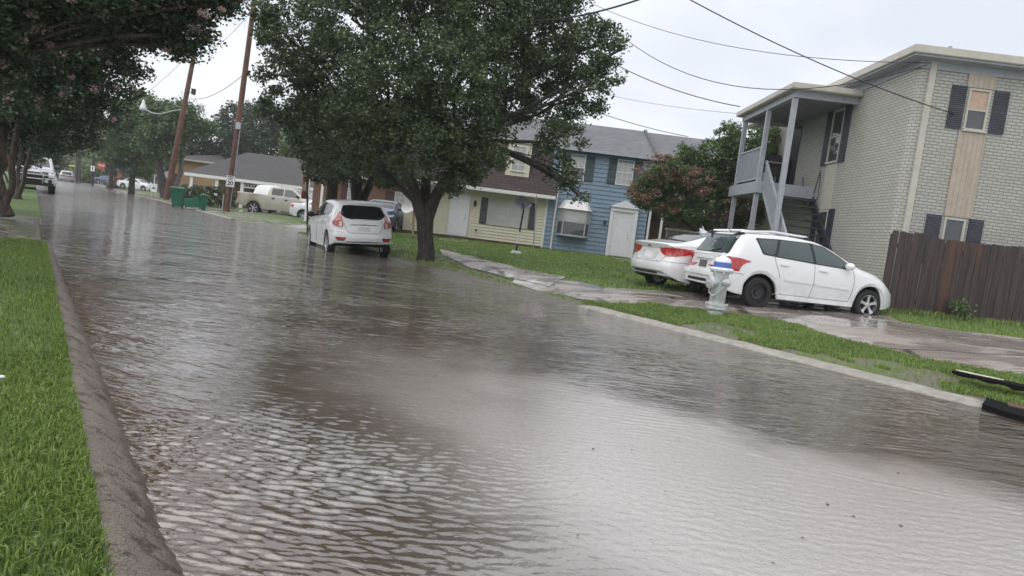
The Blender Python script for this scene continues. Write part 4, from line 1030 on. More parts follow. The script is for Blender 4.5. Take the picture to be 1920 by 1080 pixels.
for sd in 'LR':
    c.decal('side_window', [(1.05, 1.17), (1.45, 1.31), (1.62, 1.33), (1.62, 1.07), (1.15, 1.10)], sd, M['glass_dark'], rnd=.03)
    c.decal('side_window', [(1.67, 1.34), (2.35, 1.345), (2.42, 1.02), (1.67, 1.06)], sd, M['glass_dark'], rnd=.03)
    c.decal('side_window', [(2.42, 1.34), (2.68, 1.28), (3.12, 1.06), (3.15, .985), (2.47, 1.01)], sd, M['glass_dark'], rnd=.03)
    c.decal('tail_light', [(.06, .93), (.06, .82), (.22, .78), (.42, .82), (.78, .955), (.50, .955), (.25, .965)], sd, M['tail_red'], off=.01, rnd=.03, step=.04)
    c.decal('door_handle', [(1.72, .90), (1.92, .90), (1.92, .865), (1.72, .865)], sd, M['car_white'], off=.03, rnd=.02)
    c.decal('fuel_flap', [(.98, .98), (1.12, .99), (1.12, .86), (.98, .85)], sd, M['car_white'], off=.004, rnd=.02)
for q in (-1, 1): c.decal('tail_light_edge', [(q*.32, .91), (q*.50, .95), (q*.76, .965), (q*.76, .78), (q*.55, .755), (q*.38, .83)][::q], 'rear', M['tail_red'], off=.01, step=.04, rnd=.03)
c.decal('rear_window', [(.62, -.46), (.62, .46), (1.45, .52), (1.45, -.52)], 'top', M['glass'], off=.006, rnd=.06)
c.decal('windscreen', [(2.55, -.5), (2.55, .5), (3.4, .6), (3.4, -.6)], 'top', M['glass_dark'], off=.006, rnd=.05)
c.decal('plate_recess', [(-.30, .86), (.30, .86), (.26, .66), (-.26, .66)], 'rear', M['plate'], off=.003, rnd=.04)
c.decal('licence_plate', [(-.155, .84), (.155, .84), (.155, .69), (-.155, .69)], 'rear', M['sign_white'], off=.008)
c.decal('diffuser', [(-.55, .44), (.55, .44), (.70, .33), (.66, .30), (-.66, .30), (-.70, .33)], 'rear', M['metal'], off=.006)
c.decal('badge', [(-.05, .985), (.05, .985), (.05, .935), (-.05, .935)], 'rear', M['metal'], off=.01, rnd=.03)
c.seams([('rear', [(-.70, .80), (-.55, .78), (-.42, .63), (.42, .63), (.55, .78), (.70, .80)])]+[(sd, p) for sd in 'LR' for p in ([(1.3, 1.07), (1.36, .85), (1.42, .6)], [(2.45, 1.0), (2.44, .3)], [(0.04, .64), (.5, .66)])])
mb = MB(); z = c.cast(1.55, 0, 'top')[0].z; mb.prism([(1.42-c.hx, z-.03), (1.75-c.hx, z), (1.40-c.hx, z+.09)], -.014, .014); mb.build('shark_fin_aerial', M['car_white'], r, world=False)
for x in (.96, 3.66):
    for q in (-1, 1): c.wheel(x, q, r=.315, w=.2, style='alloy5')
for q in (-1, 1): c.mirror(2.95, q, .98)
c.seams([('rear', [(-.4, .39), (.4, .39)])], M['black'], .05, 'bumper_grille')
pr = at(1312, 553, 15.4); ang = math.radians(90-64); pf = (pr[0]+2.7*math.cos(ang), pr[1]+2.7*math.sin(ang)); place(r, pr, pf, .96, 3.66, 4.53, -1, .80, .255); r.scale = (1.03, 1.03, 1.03)
# ---- white hatchback in the water
r = empty('parked_hatchback', (0, 0, 0), 0, 'white hatchback seen from behind, parked in the flooded street under the big tree', 'car')
sp = dict(L=4.07, W=1.72, axles=(.72, 3.21), R=.36, az=.31, zm=.66, cr=.20, cf=.34, tuck=.05, sh=.06,
    top=[(0, .99), (.06, 1.01), (.14, 1.08), (.30, 1.26), (.48, 1.40), (.75, 1.455), (1.4, 1.48), (1.9, 1.46), (2.3, 1.38), (2.8, 1.16), (3.1, 1.03), (3.5, .93), (3.85, .80), (4.07, .6)],
    belt=[(0, .96), (.4, 1.02), (1.4, .97), (2.6, .90), (3.4, .83), (3.8, .73), (4.07, .54)],
    plan=[(0, .87), (.12, .93), (.4, .985), (.8, 1.), (3.1, 1.), (3.6, .95), (3.9, .86), (4.07, .72)],
    bot=[(0, .36), (.3, .28), (.8, .2), (3.2, .2), (3.8, .2), (4.07, .27)], wr=[(0, .74), (.3, .70), (.6, .68), (1.5, .715), (2.2, .72), (3.0, .8), (4.07, .7)],
    rear=[(.2, .10), (.34, .05), (.46, .0), (.60, .0), (.66, .05), (.9, .09), (1.5, .12)], front=[(.2, .06), (.35, .0), (.55, .03), (.8, .12), (1.2, .2)])
c = Car(sp, r, M['car_white'])
c.decal('rear_window', [(-.49, 1.01), (-.30, .975), (.30, .975), (.49, 1.01), (.60, 1.10), (.50, 1.335), (-.50, 1.335), (-.60, 1.10)], 'rear', M['glass_dark'], off=.006, rnd=.06, step=.05)
for q in (-1, 1):
    c.decal('tail_light', [(q*.575, 1.03), (q*.605, 1.19), (q*.70, 1.0), (q*.79, .88), (q*.76, .80), (q*.56, .755), (q*.53, .83)][::q], 'rear', M['tail_pink'], off=.012, rnd=.03, step=.04)
    c.decal('reverse_lamp', [(q*.57, .90), (q*.62, .93), (q*.65, .80), (q*.575, .78)][::q], 'rear', M['lamp_clear'], off=.016, step=.04)
    c.decal('rear_reflector', [(q*.50, .50), (q*.72, .50), (q*.66, .44), (q*.54, .44)][::q], 'rear', M['tail_red'], off=.008, rnd=.02)
    c.decal('reflector_recess', [(q*.47, .515), (q*.75, .515), (q*.68, .425), (q*.52, .425)][::q], 'rear', M['black'], off=.003, rnd=.02)
c.decal('diffuser', [(-.62, .36), (-.45, .41), (0, .42), (.45, .41), (.62, .36), (.66, .22), (-.66, .22)], 'rear', M['black'], off=.005, step=.05)
c.decal('licence_plate', [(-.155, .79), (.155, .79), (.155, .69), (-.155, .69)], 'rear', M['plate'], off=.004)
c.decal('badge', [(-.045, .885), (.045, .885), (.045, .84), (-.045, .84)], 'rear', M['metal'], off=.012, rnd=.03, step=.03)
c.seams([('rear', [(-.36, .845), (.36, .845)])], M['seam'], .018, 'tailgate_grip')
c.seams([('rear', [(-.53, .90), (-.46, .72), (-.40, .63), (.40, .63), (.46, .72), (.53, .90)])]+[(sd, p) for sd in 'LR' for p in ([(1.25, 1.0), (1.28, .7), (1.12, .5)], [(2.0, .95), (2.0, .3)], [(2.9, .95), (2.85, .35)], [(.04, .64), (.40, .66)])])
for sd in 'LR':
    c.decal('side_window', [(.62, 1.12), (.75, 1.30), (1.25, 1.36), (1.20, 1.05), (.8, 1.06)], sd, M['glass_dark'], rnd=.03)
    c.decal('side_window', [(1.30, 1.365), (1.95, 1.36), (2.0, .98), (1.26, 1.03)], sd, M['glass_dark'], rnd=.03)
    c.decal('side_window', [(2.02, 1.355), (2.2, 1.31), (2.75, 1.06), (2.75, .955), (2.06, .98)], sd, M['glass_dark'], rnd=.03)
    c.decal('door_handle', [(1.32, .90), (1.5, .9), (1.5, .87), (1.32, .87)], sd, M['car_white'], off=.03, rnd=.02)
    c.decal('door_handle', [(2.12, .88), (2.3, .88), (2.3, .85), (2.12, .85)], sd, M['car_white'], off=.03, rnd=.02)
c.decal('spoiler', [(.42, -.52), (.42, .52), (.68, .58), (.68, -.58)], 'top', M['car_white'], off=.02, rnd=.04)
mb = MB(); z = c.cast(.75, 0, 'top')[0].z; mb.tube([(.75-c.hx, 0, z), (.6-c.hx, 0, z+.13)], [.014, .006], 6); mb.build('aerial', M['black'], r, world=False)
for q in (-1, 1): c.mirror(2.7, q, .96, M['black'])
for x in (.72, 3.21):
    for q in (-1, 1): c.wheel(x, q, r=.305, w=.19, style='alloy7')
a_ = gr(617, 470, 0); ang = math.radians(90+27.5); pf = (a_[0]+2.49*math.cos(ang), a_[1]+2.49*math.sin(ang)); place(r, a_, pf, .72, 3.21, 4.07, 1, .78, -.10)
r.rotation_euler[0] = math.radians(-3.6); r.location.z = -.06; r.scale = (1.04, 1.04, 1.05)
# ---- generic far cars
def sedan(label, paintm, L=4.5, W=1.76, H=1.42, group=None, name='parked_car', cat='car', suv=False, tail=M['tail_red'], detail=True, glassm='glass_dark', rearglass=True):
    r = empty(name, (0, 0, 0), 0, label, cat, group); k = H/1.42
    if suv:
        top = [(0, 1.0), (.08, 1.05), (.3, 1.45), (.55, 1.62), (1.6, 1.68), (2.4, 1.64), (2.75, 1.52), (3.3, 1.14), (3.9, 1.02), (4.3, .85), (L, .65)]; rr = .36
        belt = [(0, .98), (.5, 1.04), (2.8, 1.0), (3.6, .92), (L, .6)]
    else:
        top = [(0, .98), (.12, 1.01), (.65, 1.04), (1.25, 1.30), (1.7, 1.40), (2.2, 1.42), (2.6, 1.35), (3.2, 1.06), (3.5, .98), (4.1, .86), (L, .6)]; rr = .315
        belt = [(0, .94), (.7, .97), (1.5, .95), (2.9, .90), (3.6, .84), (L, .55)]
    sp = dict(L=L, W=W, axles=(.95, L-.9), R=rr+.06, az=rr, top=top, belt=belt, plan=[(0, .84), (.2, .92), (.6, .99), (1., 1.), (L-1, 1.), (L-.4, .92), (L, .74)],
              bot=[(0, .34), (.4, .24), (L-.5, .22), (L, .28)], wr=[(0, .78), (1.2, .68), (2.2, .72), (3.2, .78), (L, .7)], rear=[(.2, .1), (.4, .0), (.6, 0), (1.4, .12)], front=[(.2, .06), (.35, 0), (.6, .05), (1.2, .2)])
    c = Car(sp, r, paintm); zt = 1.54 if suv else 1.32; z0 = 1.10 if suv else 1.01
    for sd in 'LR':
        a = .55 if suv else 1.18
        if rearglass: c.decal('side_window', [(a+.05, z0+.02), (a+.3 if not suv else a+.1, zt-.02), (1.95, zt), (1.95, z0)], sd, M[glassm], rnd=.03)
        c.decal('side_window', [(2.02, zt), (2.5, zt-.03), (3.05, z0+.02), (3.05, z0-.03), (2.02, z0)], sd, M[glassm], rnd=.03)
        c.decal('tail_light', [(.02, .94), (.38, .92), (.30, .78), (.03, .76)], sd, tail, off=.01, rnd=.03)
        c.decal('headlight', [(L-.55, .78), (L-.10, .68), (L-.08, .60), (L-.40, .64)], sd, M['lamp_clear'], off=.008)
    if suv: c.decal('rear_window', [(-.6, 1.08), (.6, 1.08), (.55, 1.5), (-.55, 1.5)], 'rear', M['glass_dark'], rnd=.05)
    c.decal('windscreen', [(2.62, -.52), (2.62, .52), (3.3, .62), (3.3, -.62)], 'top', M['glass_dark'], rnd=.05)
    for x in sp['axles']:
        for q in (-1, 1): c.wheel(x, q, r=rr, w=.2)
    for q in (-1, 1): c.mirror(2.9, q, z0)
    if detail: c.seams([(sd, p) for sd in 'LR' for p in ([(1.5, .9), (1.52, .4)], [(2.0, z0), (2.0, .32)], [(3.05, z0), (3.0, .34)])])
    return r, c
def setcar(r, px, py, Y, heading, z=None):
    """heading in degrees clockwise from the viewing direction; px,py where the middle of the car meets the ground"""
    p = at(px, py, Y); zz = float(height(p[0], p[1])) if z is None else z
    r.location = (p[0], p[1], zz); r.rotation_euler = (0, 0, math.radians(90-heading))
FC = 'cars parked along the far side of the street'
r, c = sedan('light silver sedan parked nose right between the tan pickup and the white hatchback', M['car_lightsilver'], 4.45, name='parked_sedan', glassm='glass_car')
p = gr(568, 413, .16); Ys = 40.5; q0 = at(568, 412, Ys); r.location = (q0[0]+4.45/2-.95, Ys+.8, .13); r.rotation_euler = (0, 0, math.radians(-4))
r, c = sedan('dark blue car parked at the brick house wall behind the white hatchback', M['car_blue'], 4.3)
q0 = at(717, 424, 33); r.location = (q0[0], 33.2, .42); r.rotation_euler = (0, 0, math.radians(-90))
r, c = sedan('silver and maroon van driving away at the far end of the street', M['car_silver'], 4.7, 1.9, suv=True, name='van', cat='van')
c.decal('tailgate_panel', [(-.75, 1.05), (.75, 1.05), (.78, .80), (-.78, .80)], 'rear', M['car_red'], off=.004)
x, y = st(124, 4.2); r.location = (x, y, -.08); r.rotation_euler = (0, 0, math.atan2(DS[1], DS[0]))
r, c = sedan('small white car parked beyond the street name sign', M['car_white'], 4.3, group=FC, detail=False); setcar(r, 163, 345, 125, 60)
r, c = sedan('dark blue car parked beyond the stop sign', M['car_blue'], 4.4, group=FC, detail=False); setcar(r, 203, 350, 115, 95)
r, c = sedan('pale beige car parked behind the round reddish bush', M['car_beige'], 4.4, group=FC, detail=False); setcar(r, 228, 351, 112, 95)
r, c = sedan('white car parked behind the two slim tree trunks', M['car_white'], 4.5, group=FC, detail=False); setcar(r, 257, 356, 84, 95)
r, c = sedan('white van parked behind the tan pickup bed', M['car_white'], 4.9, 1.95, suv=True, name='parked_van', cat='van', rearglass=False)
q0 = at(530, 385, 45.5); r.location = (q0[0]+.2, 46.2, .22); r.rotation_euler = (0, 0, math.radians(-2)); r.scale = (1., 1., 1.12)
# ---- pickups
def pickup(label, paintm, L=5.8, W=2.0, front=False, lift=0.):
    r = empty('parked_pickup', (0, 0, 0), 0, label, 'pickup')
    top = [(0, 1.30), (.05, 1.32), (1.92, 1.32), (1.95, 1.36), (2.02, 1.76), (2.15, 1.86), (2.5, 1.90), (3.3, 1.90), (3.6, 1.84), (4.25, 1.36), (4.4, 1.28), (5.2, 1.20), (5.6, 1.10), (5.8, .95)]
    sp = dict(L=L, W=W, lin=True, axles=(1.15, 4.85), R=.47, az=.40, zm=.8, top=top, belt=[(0, 1.27), (1.9, 1.28), (2.0, 1.27), (4.3, 1.20), (5.2, 1.1), (5.8, .85)], cr=.04, cf=.16,
              plan=[(0, .96), (.1, .98), (1, 1.), (5, 1.), (5.5, .97), (5.8, .9)], bot=[(0, .60), (.5, .48), (1.6, .40), (5.2, .40), (5.8, .45)], wr=[(0, .97), (1.9, .97), (2.0, .80), (3.5, .80), (4.3, .86), (5.8, .86)],
              rear=[(.4, .06), (.6, .02), (1.4, .02)], front=[(.4, .02), (.7, .0), (1.0, .02), (1.3, .1)], tuck=.03, sh=.02)
    c = Car(sp, r, paintm)
    for sd in 'LR':
        c.decal('side_window', [(2.22, 1.75), (2.95, 1.77), (2.95, 1.33), (2.22, 1.34)], sd, M['glass_dark'], rnd=.05)
        c.decal('side_window', [(3.02, 1.77), (3.48, 1.75), (4.02, 1.38), (4.02, 1.31), (3.02, 1.32)], sd, M['glass_dark'] if front else M['glass_car'], rnd=.05)
        c.decal('door_handle', [(2.28, 1.17), (2.45, 1.17), (2.45, 1.08), (2.28, 1.08)], sd, M['black'], off=.02, rnd=.02)
        c.decal('door_handle', [(3.10, 1.15), (3.27, 1.15), (3.27, 1.06), (3.10, 1.06)], sd, M['black'], off=.02, rnd=.02)
        c.decal('tail_light', [(.0, 1.20), (.14, 1.20), (.14, .92), (.0, .92)], sd, M['tail_red'], off=.01, step=.05)
        for a in (1.15, 4.85):
            c.decal('wheel_flare', [(a+.545*math.cos(u), .40+.545*math.sin(u)) for u in np.linspace(0, PI, 20)]+[(a+.475*math.cos(u), .40+.475*math.sin(u)) for u in np.linspace(PI, 0, 20)], sd, paintm, off=.03, step=.07)
    c.seams([(sd, p) for sd in 'LR' for p in ([(1.97, 1.3), (1.97, .45)], [(2.98, 1.3), (2.98, .45)], [(4.1, 1.3), (4.1, .45)], [(2.14, 1.3), (2.14, .6)])])
    c.decal('windscreen', [(3.66, -.66), (3.66, .66), (4.22, .74), (4.22, -.74)], 'top', M['glass_dark'], rnd=.05, off=.008)
    c.decal('rear_window', [(-.6, 1.42), (.6, 1.42), (.56, 1.72), (-.56, 1.72)], 'rear', M['glass_dark'], rnd=.05)
    mb = MB(); mb.box(-2.98, -2.86, -.85, .85, .52, .72); mb.build('rear_bumper', M['metal'], r, world=False, bevel=.02)
    for x in (1.15, 4.85):
        for q in (-1, 1): c.wheel(x, q, r=.40, w=.26, style='alloy6', inset=-.01)
    for q in (-1, 1): c.mirror(3.9, q, 1.36, M['black'])
    return r, c
r, c = pickup('tan crew cab pickup parked on the lawn beside the utility pole', M['car_tan'])
q0 = at(475, 402, 42.5); r.location = (q0[0]+2.9-1.15, 42.5+.9, .12); r.rotation_euler = (0, 0, math.radians(-3))
r, c = pickup('big silver pickup with a tubular bull bar facing us on the far left', M['car_silver'], front=True)
c.decal('grille', [(-.88, 1.10), (.88, 1.10), (.86, .80), (-.86, .80)], 'front', M['black'], off=.01, rnd=.05)
c.seams([('front', [(-.6, .93), (.6, .93)])], M['metal'], .035, 'grille_bar')
for q in (-1, 1): c.decal('headlight', [(q*.66, 1.08), (q*.90, 1.04), (q*.92, .84), (q*.66, .82)][::-q], 'front', M['lamp_clear'], off=.012, rnd=.03, step=.05)
mb = MB(); mb.box(2.84, 3.02, -.98, -.5, .55, .78); mb.build('bumper_end', M['alloy'], r, world=False, bevel=.03)
mb = MB(); mb.box(2.84, 3.02, .5, .98, .55, .78); mb.build('bumper_end', M['alloy'], r, world=False, bevel=.03)
mb = MB(); mb.box(2.80, 3.0, -.498, .498, .50, .84); mb.build('bumper_middle', M['black'], r, world=False, bevel=.03)
for q in (-1, 1):
    mb = MB(); mb.lathe([(0, 3.05), (.09, 3.05), (.10, 3.02)], (0, q*.74, .64), 'x', 16); mb.build('fog_lamp', M['black'], r, world=False)
mb = MB(); mb.box(2.6, 2.95, -.9, .9, .38, .56); mb.build('lower_valance', M['black'], r, world=False)
mb = MB(); mb.tube([(3.05, -.42, .52), (3.13, -.44, .8), (3.12, -.40, 1.0), (3.10, -.28, 1.07), (3.10, .28, 1.07), (3.12, .40, 1.0), (3.13, .44, .8), (3.05, .42, .52)], .035, 10)
mb.tube([(3.12, -.44, .72), (3.12, .44, .72)], .025, 8); mb.build('bull_bar', M['alloy'], r, smooth=60, world=False)
x, y = st(48.9, .05); r.location = (x, y, .0); r.rotation_euler = (0, 0, math.atan2(-DS[1], -DS[0])); r.scale = (1.05, 1.05, 1.05)
# ------------------------------------------------------------------ building helpers
def lap(x0, x1, z0, z1, y, course=.12, face=-1, holes=()):
    """lapped boards on a wall facing the street; holes are (xa, xb, za, zb)"""
    mb = MB(); z = z0
    while z < z1-.01:
        zt = min(z+course, z1); segs = [(x0, x1)]
        for xa, xb, za, zb in holes:
            if za < (z+zt)/2 < zb:
                out = []
                for a, b in segs:
                    if xb <= a or xa >= b: out.append((a, b)); continue
                    if xa > a: out.append((a, xa))
                    if xb < b: out.append((xb, b))
                segs = out
        for a, b in segs:
            mb.add([(a, y-.036, z), (b, y-.036, z), (b, y-.002, zt), (a, y-.002, zt), (a, y+.01, z), (b, y+.01, z)], [(0, 1, 2, 3), (0, 4, 5, 1)])
        z = zt
    return mb
def window(par, x0, x1, z0, z1, y, cols=2, rows=4, frame='white_paint', gl='glass_curtain', fw=.05, sash=True, lower=None, name='window'):
    mb = MB(); d = .05
    mb.box(x0, x1, y-d, y+.02, z1-fw, z1); mb.box(x0, x1, y-d-.02, y+.02, z0, z0+fw)
    mb.box(x0, x0+fw, y-d+.003, y+.02, z0+fw, z1-fw); mb.box(x1-fw, x1, y-d+.003, y+.02, z0+fw, z1-fw)
    w = mb.build(name, M[frame], par)
    zm = (z0+z1)/2
    g = MB(); g.box(x0+fw, x1-fw, y-.012, y+.01, zm if lower else z0+fw, z1-fw); g.build('pane', M[gl], w)
    if lower:
        g = MB(); g.box(x0+fw, x1-fw, y-.014, y+.01, z0+fw, zm-.002); g.build('pane', M[lower], w)
    mb = MB(); mt = .011
    for i in range(1, cols):
        x = x0+fw+(x1-x0-2*fw)*i/cols; mb.box(x-mt, x+mt, y-.026, y-.015, z0+fw, z1-fw)
    for i in range(1, rows):
        if sash and i*2 == rows: continue
        z = z0+fw+(z1-z0-2*fw)*i/rows; mb.box(x0+fw, x1-fw, y-.0275, y-.015, z-mt, z+mt)
    if sash: mb.box(x0+fw, x1-fw, y-.035, y-.012, zm-.022, zm+.022)
    if mb.v: mb.build('glazing_bars', M[frame], w)
    return w
def shutter(par, x0, x1, z0, z1, y, mat, slats=True):
    mb = MB(); mb.box(x0, x1, y-.035, y-.001, z0, z1); o = mb.build('shutter', M[mat], par)
    mb = MB(); z = z0+.05
    while z < z1-.05:
        if abs(z-(z0+z1)/2) > .04: mb.add([(x0+.035, y-.037, z), (x1-.035, y-.037, z), (x1-.035, y-.048, z+.01), (x0+.035, y-.048, z+.01), (x0+.035, y-.037, z+.04), (x1-.035, y-.037, z+.04)], [(0, 1, 2, 3), (3, 2, 5, 4)])
        z += .045
    mb.build('slats', M[mat], o); return o
def door(par, x0, x1, z0, z1, y, mat='door_white', trim='white_paint', panels=True):
    mb = MB(); mb.box(x0, x1, y-.03, y+.02, z0, z1); d = mb.build('door', M[mat], par); w = x1-x0; h = z1-z0
    if panels:
        mb = MB()
        for fx in (.12, .56):
            for za, zb in ((.06, .33), (.40, .72), (.79, .93)):
                xa, xb = x0+w*fx, x0+w*(fx+.32); a, b = z0+h*za, z0+h*zb
                mb.bar((xa, y-.032, a), (xb, y-.032, a), .012); mb.bar((xa, y-.032, b), (xb, y-.032, b), .012)
                mb.bar((xa, y-.032, a), (xa, y-.032, b), .012); mb.bar((xb, y-.032, a), (xb, y-.032, b), .012)
        mb.build('door_panels', M[mat], d)
    mb = MB(); mb.sphere((x1-.09, y-.07, z0+h*.45), .03, 8); mb.sphere((x1-.09, y-.05, z0+h*.53), .024, 8); mb.build('handle', M['metal'], d)
    mb = MB(); t_ = .07
    mb.box(x0-t_, x0, y-.05, y+.02, z0, z1+t_); mb.box(x1, x1+t_, y-.05, y+.02, z0, z1+t_); mb.box(x0, x1, y-.048, y+.02, z1, z1+t_)
    mb.build('door_frame', M[trim], d); return d
# ------------------------------------------------------------------ apartment building on the right
AX, AY = 8.87, 16.5; G0 = .38
ap = empty('apartment_building', (AX, AY, G0), 0, 'two storey grey painted brick apartment building behind the board fence', 'building')
def wall_with_holes(mb, u0, u1, z0, z1, holes, f):
    """f(u, z) gives the corner of a wall; holes (ua, ub, za, zb)"""
    us = sorted({u0, u1}|{h[0] for h in holes}|{h[1] for h in holes}); zs = sorted({z0, z1}|{h[2] for h in holes}|{h[3] for h in holes})
    for a, b in zip(us[:-1], us[1:]):
        for c, d in zip(zs[:-1], zs[1:]):
            um, zm = (a+b)/2, (c+d)/2
            if any(h[0] < um < h[1] and h[2] < zm < h[3] for h in holes): continue
            mb.add([f(a, c), f(b, c), f(b, d), f(a, d)], [(0, 1, 2, 3)])
mb = MB(); hW = [(10.10, 10.61, 4.83, 5.80), (10.05, 10.56, 1.6, 2.76)]
wall_with_holes(mb, AX+.16, 24, G0-.3, 6.12, hW, lambda u, z: (u, AY, z))
# rounded brick corner
for i in range(6):
    a0, a1 = PI/2*i/6, PI/2*(i+1)/6
    p0 = (AX+.16-.16*math.sin(a0), AY+.16-.16*math.cos(a0)); p1 = (AX+.16-.16*math.sin(a1), AY+.16-.16*math.cos(a1))
    mb.add([(p0[0], p0[1], G0-.3), (p1[0], p1[1], G0-.3), (p1[0], p1[1], 6.12), (p0[0], p0[1], 6.12)], [(0, 1, 2, 3)])
hL = [(19.85, 20.85, 4.25, 5.82), (19.9, 20.75, 1.5, 2.88), (23.0, 23.9, 3.72, 5.75)]
wall_with_holes(mb, AY+.16, 27.5, G0-.3, 6.12, hL, lambda u, z: (AX, u, z))
mb.add([(24, AY, G0-.3), (24, 27.5, G0-.3), (24, 27.5, 6.12), (24, AY, 6.12)], [(0, 1, 2, 3)])
mb.add([(AX, 27.5, G0-.3), (24, 27.5, G0-.3), (24, 27.5, 6.12), (AX, 27.5, 6.12)], [(0, 1, 2, 3)])
mb.build('wall', M['painted_brick'], ap, recalc=False)
# fascia, gutter board and low roof
mb = MB()
mb.box(AX-.03, 24.03, AY-.03, 27.53, 6.12, 6.30); mb.build('frieze', M['grey_trim'], ap)
mb = MB(); mb.box(AX-.34, 24.3, AY-.34, 27.8, 6.30, 6.345); mb.build('eave_soffit', M['grey_trim'], ap)
mb = MB(); mb.box(AX-.40, 24.4, AY-.40, 27.9, 6.347, 6.53); f_ = mb.build('roof', M['beige_trim'], ap, bevel=.015)
mb = MB(); mb.add([(AX-.38, AY-.38, 6.532), (24.38, AY-.38, 6.532), (24.38, 27.88, 6.532), (AX-.38, 27.88, 6.532), (16, 22, 6.95)], [(0, 1, 4), (1, 2, 4), (2, 3, 4), (3, 0, 4)]); mb.build('roof_covering', M['grey_shingle'], f_)
mb = MB(); mb.tube([(10.0, 17.4, 6.55), (10.0, 17.4, 6.98)], .045, 10); mb.build('vent_pipe', M['grey_trim'], ap)
# corner downspout board
mb = MB(); mb.box(9.10, 9.245, AY-.045, AY+.01, G0-.2, 6.30); mb.build('downpipe', M['beige_trim'], ap)
# beige panels with battens
def panel(x0, x1, z0, z1, bat=5):
    mb = MB(); mb.box(x0, x1, AY-.02, AY+.01, z0, z1)
    for i in range(bat+1):
        x = x0+(x1-x0)*i/bat; mb.box(x-.012, x+.012, AY-.034, AY-.0205, z0+.002, z1-.002)
    mb.build('panel', M['beige_panel'], ap)
panel(10.04, 10.66, 5.82, 6.12); panel(10.03, 10.64, 2.79, 4.815)
w = window(ap, 10.10, 10.61, 4.83, 5.80, AY+.02, 1, 1, 'beige_trim', 'tan_board', .045, True, 'glass') if 'tan_board' in M else None
M['tan_board'] = flat('tan_board', (.50, .36, .27), .6, var=.1, scale=9)
w = window(ap, 10.10, 10.61, 4.83, 5.80, AY+.02, 1, 1, 'beige_trim', 'tan_board', .045, True, 'glass')
mb = MB(); mb.box(10.06, 10.65, AY-.07, AY-.031, 4.80, 4.83); mb.build('sill', M['beige_trim'], ap)
window(ap, 10.05, 10.56, 1.6, 2.76, AY+.02, 1, 1, 'beige_trim', 'glass', .05)
for x0, x1, z0, z1 in ((9.69, 10.04, 4.83, 5.83), (10.70, 11.05, 4.82, 5.81), (9.62, 9.97, 1.62, 2.79), (10.64, 10.98, 1.62, 2.79)): shutter(ap, x0, x1, z0, z1, AY, 'dark_blue')
# windows on the side face (built along y)
def side_win(y0, y1, z0, z1, shut):
    mb = MB(); d = .04; fw = .06; X = AX
    mb.box(X-d, X+.03, y0, y1, z1-fw, z1); mb.box(X-d-.02, X+.03, y0, y1, z0, z0+fw); mb.box(X-d+.003, X+.03, y0, y0+fw, z0+fw, z1-fw); mb.box(X-d+.003, X+.03, y1-fw, y1, z0+fw, z1-fw)
    mb.box(X-d+.01, X+.02, y0+fw, y1-fw, (z0+z1)/2-.025, (z0+z1)/2+.025)
    w = mb.build('window', M['beige_trim'], ap); g = MB(); g.box(X-.01, X+.02, y0+fw, y1-fw, z0+fw, z1-fw); g.build('pane', M['glass'], w)
    for a, b in shut:
        mb = MB(); mb.box(X-.035, X-.001, a, b, z0-.02, z1+.02)
        zz = z0+.05
        while zz < z1-.08: mb.box(X-.043, X-.0355, a+.04, b-.04, zz, zz+.02); zz += .05
        mb.build('shutter', M['dark_blue'], ap)
side_win(19.98, 20.72, 4.25, 5.82, [(19.60, 19.96), (20.74, 21.10)])
side_win(20.02, 20.66, 1.5, 2.88, [(19.66, 20.0), (20.68, 21.05)])
mb = MB(); mb.box(AX-.02, AX+.01, 20.0, 20.66, 2.9, 4.23); mb.build('panel', M['beige_trim'], ap)
mb = MB(); mb.box(AX-.02, AX+.06, 23.0, 23.9, 3.72, 5.75); mb.build('door', M['dark_blue'], ap)
cb = MB(); cb.tube([(AX-.02, 22.3, 4.0), (AX-.03, 21.8, 3.1), (AX-.03, 21.5, 3.0), (AX-.03, 21.2, 3.5), (AX-.03, 21.0, 4.1)], .012, 5); cb.tube([(AX-.03, 21.9, 2.95), (AX-.03, 21.2, 2.9), (AX-.03, 20.9, 3.3), (AX-.03, 20.95, 4.0)], .01, 5)
cb.build('cable', M['wire'], ap)
# porch and stair
PX = 7.17; po = ap
for nm, y, z0, z1 in (('post', 19.42, G0-.1, 5.76), ('post', 21.42, G0-.1, 5.80), ('post', 23.6, G0-.1, 5.86)):
    mb = MB(); mb.box(PX-.065, PX+.065, y-.065, y+.065, z0, z1); mb.build(nm, M['grey_trim'], po)
mb = MB(); mb.box(PX-.08, PX+.08, 19.3, 23.75, 5.77, 5.95); mb.box(PX+.081, AX, 19.3, 19.42, 5.77, 5.95); mb.box(PX+.081, AX, 23.63, 23.75, 5.77, 5.95); mb.build('porch_beam', M['grey_trim'], po)
mb = MB(); mb.box(PX+.08, AX-.002, 19.42, 23.63, 5.86, 5.90); mb.build('porch_ceiling', M['soffit'], po)
mb = MB(); mb.box(PX-.24, AX-.002, 19.08, 24.0, 5.952, 6.12); mb.build('porch_roof', M['beige_trim'], po, bevel=.02)
mb = MB(); mb.box(PX-.10, AX-.002, 21.25, 24.0, 3.24, 3.56); mb.box(PX-.07, AX-.004, 21.28, 23.97, 3.562, 3.60); mb.build('landing', M['grey_trim'], po)
mb = MB()
mb.bar((PX, 21.48, 4.66), (PX, 23.56, 4.66), .07, .045); mb.bar((PX, 21.48, 3.70), (PX, 23.56, 3.70), .05, .05)
for y in np.arange(21.55, 23.56, .105): mb.box(PX-.018, PX+.018, y-.018, y+.018, 3.72, 4.64)
mb.build('railing', M['grey_trim'], po)
mb = MB(); mb.box(AX-.75, AX-.05, 23.35, 23.95, 3.602, 4.65); mb.build('porch_screen', M['black'], po)
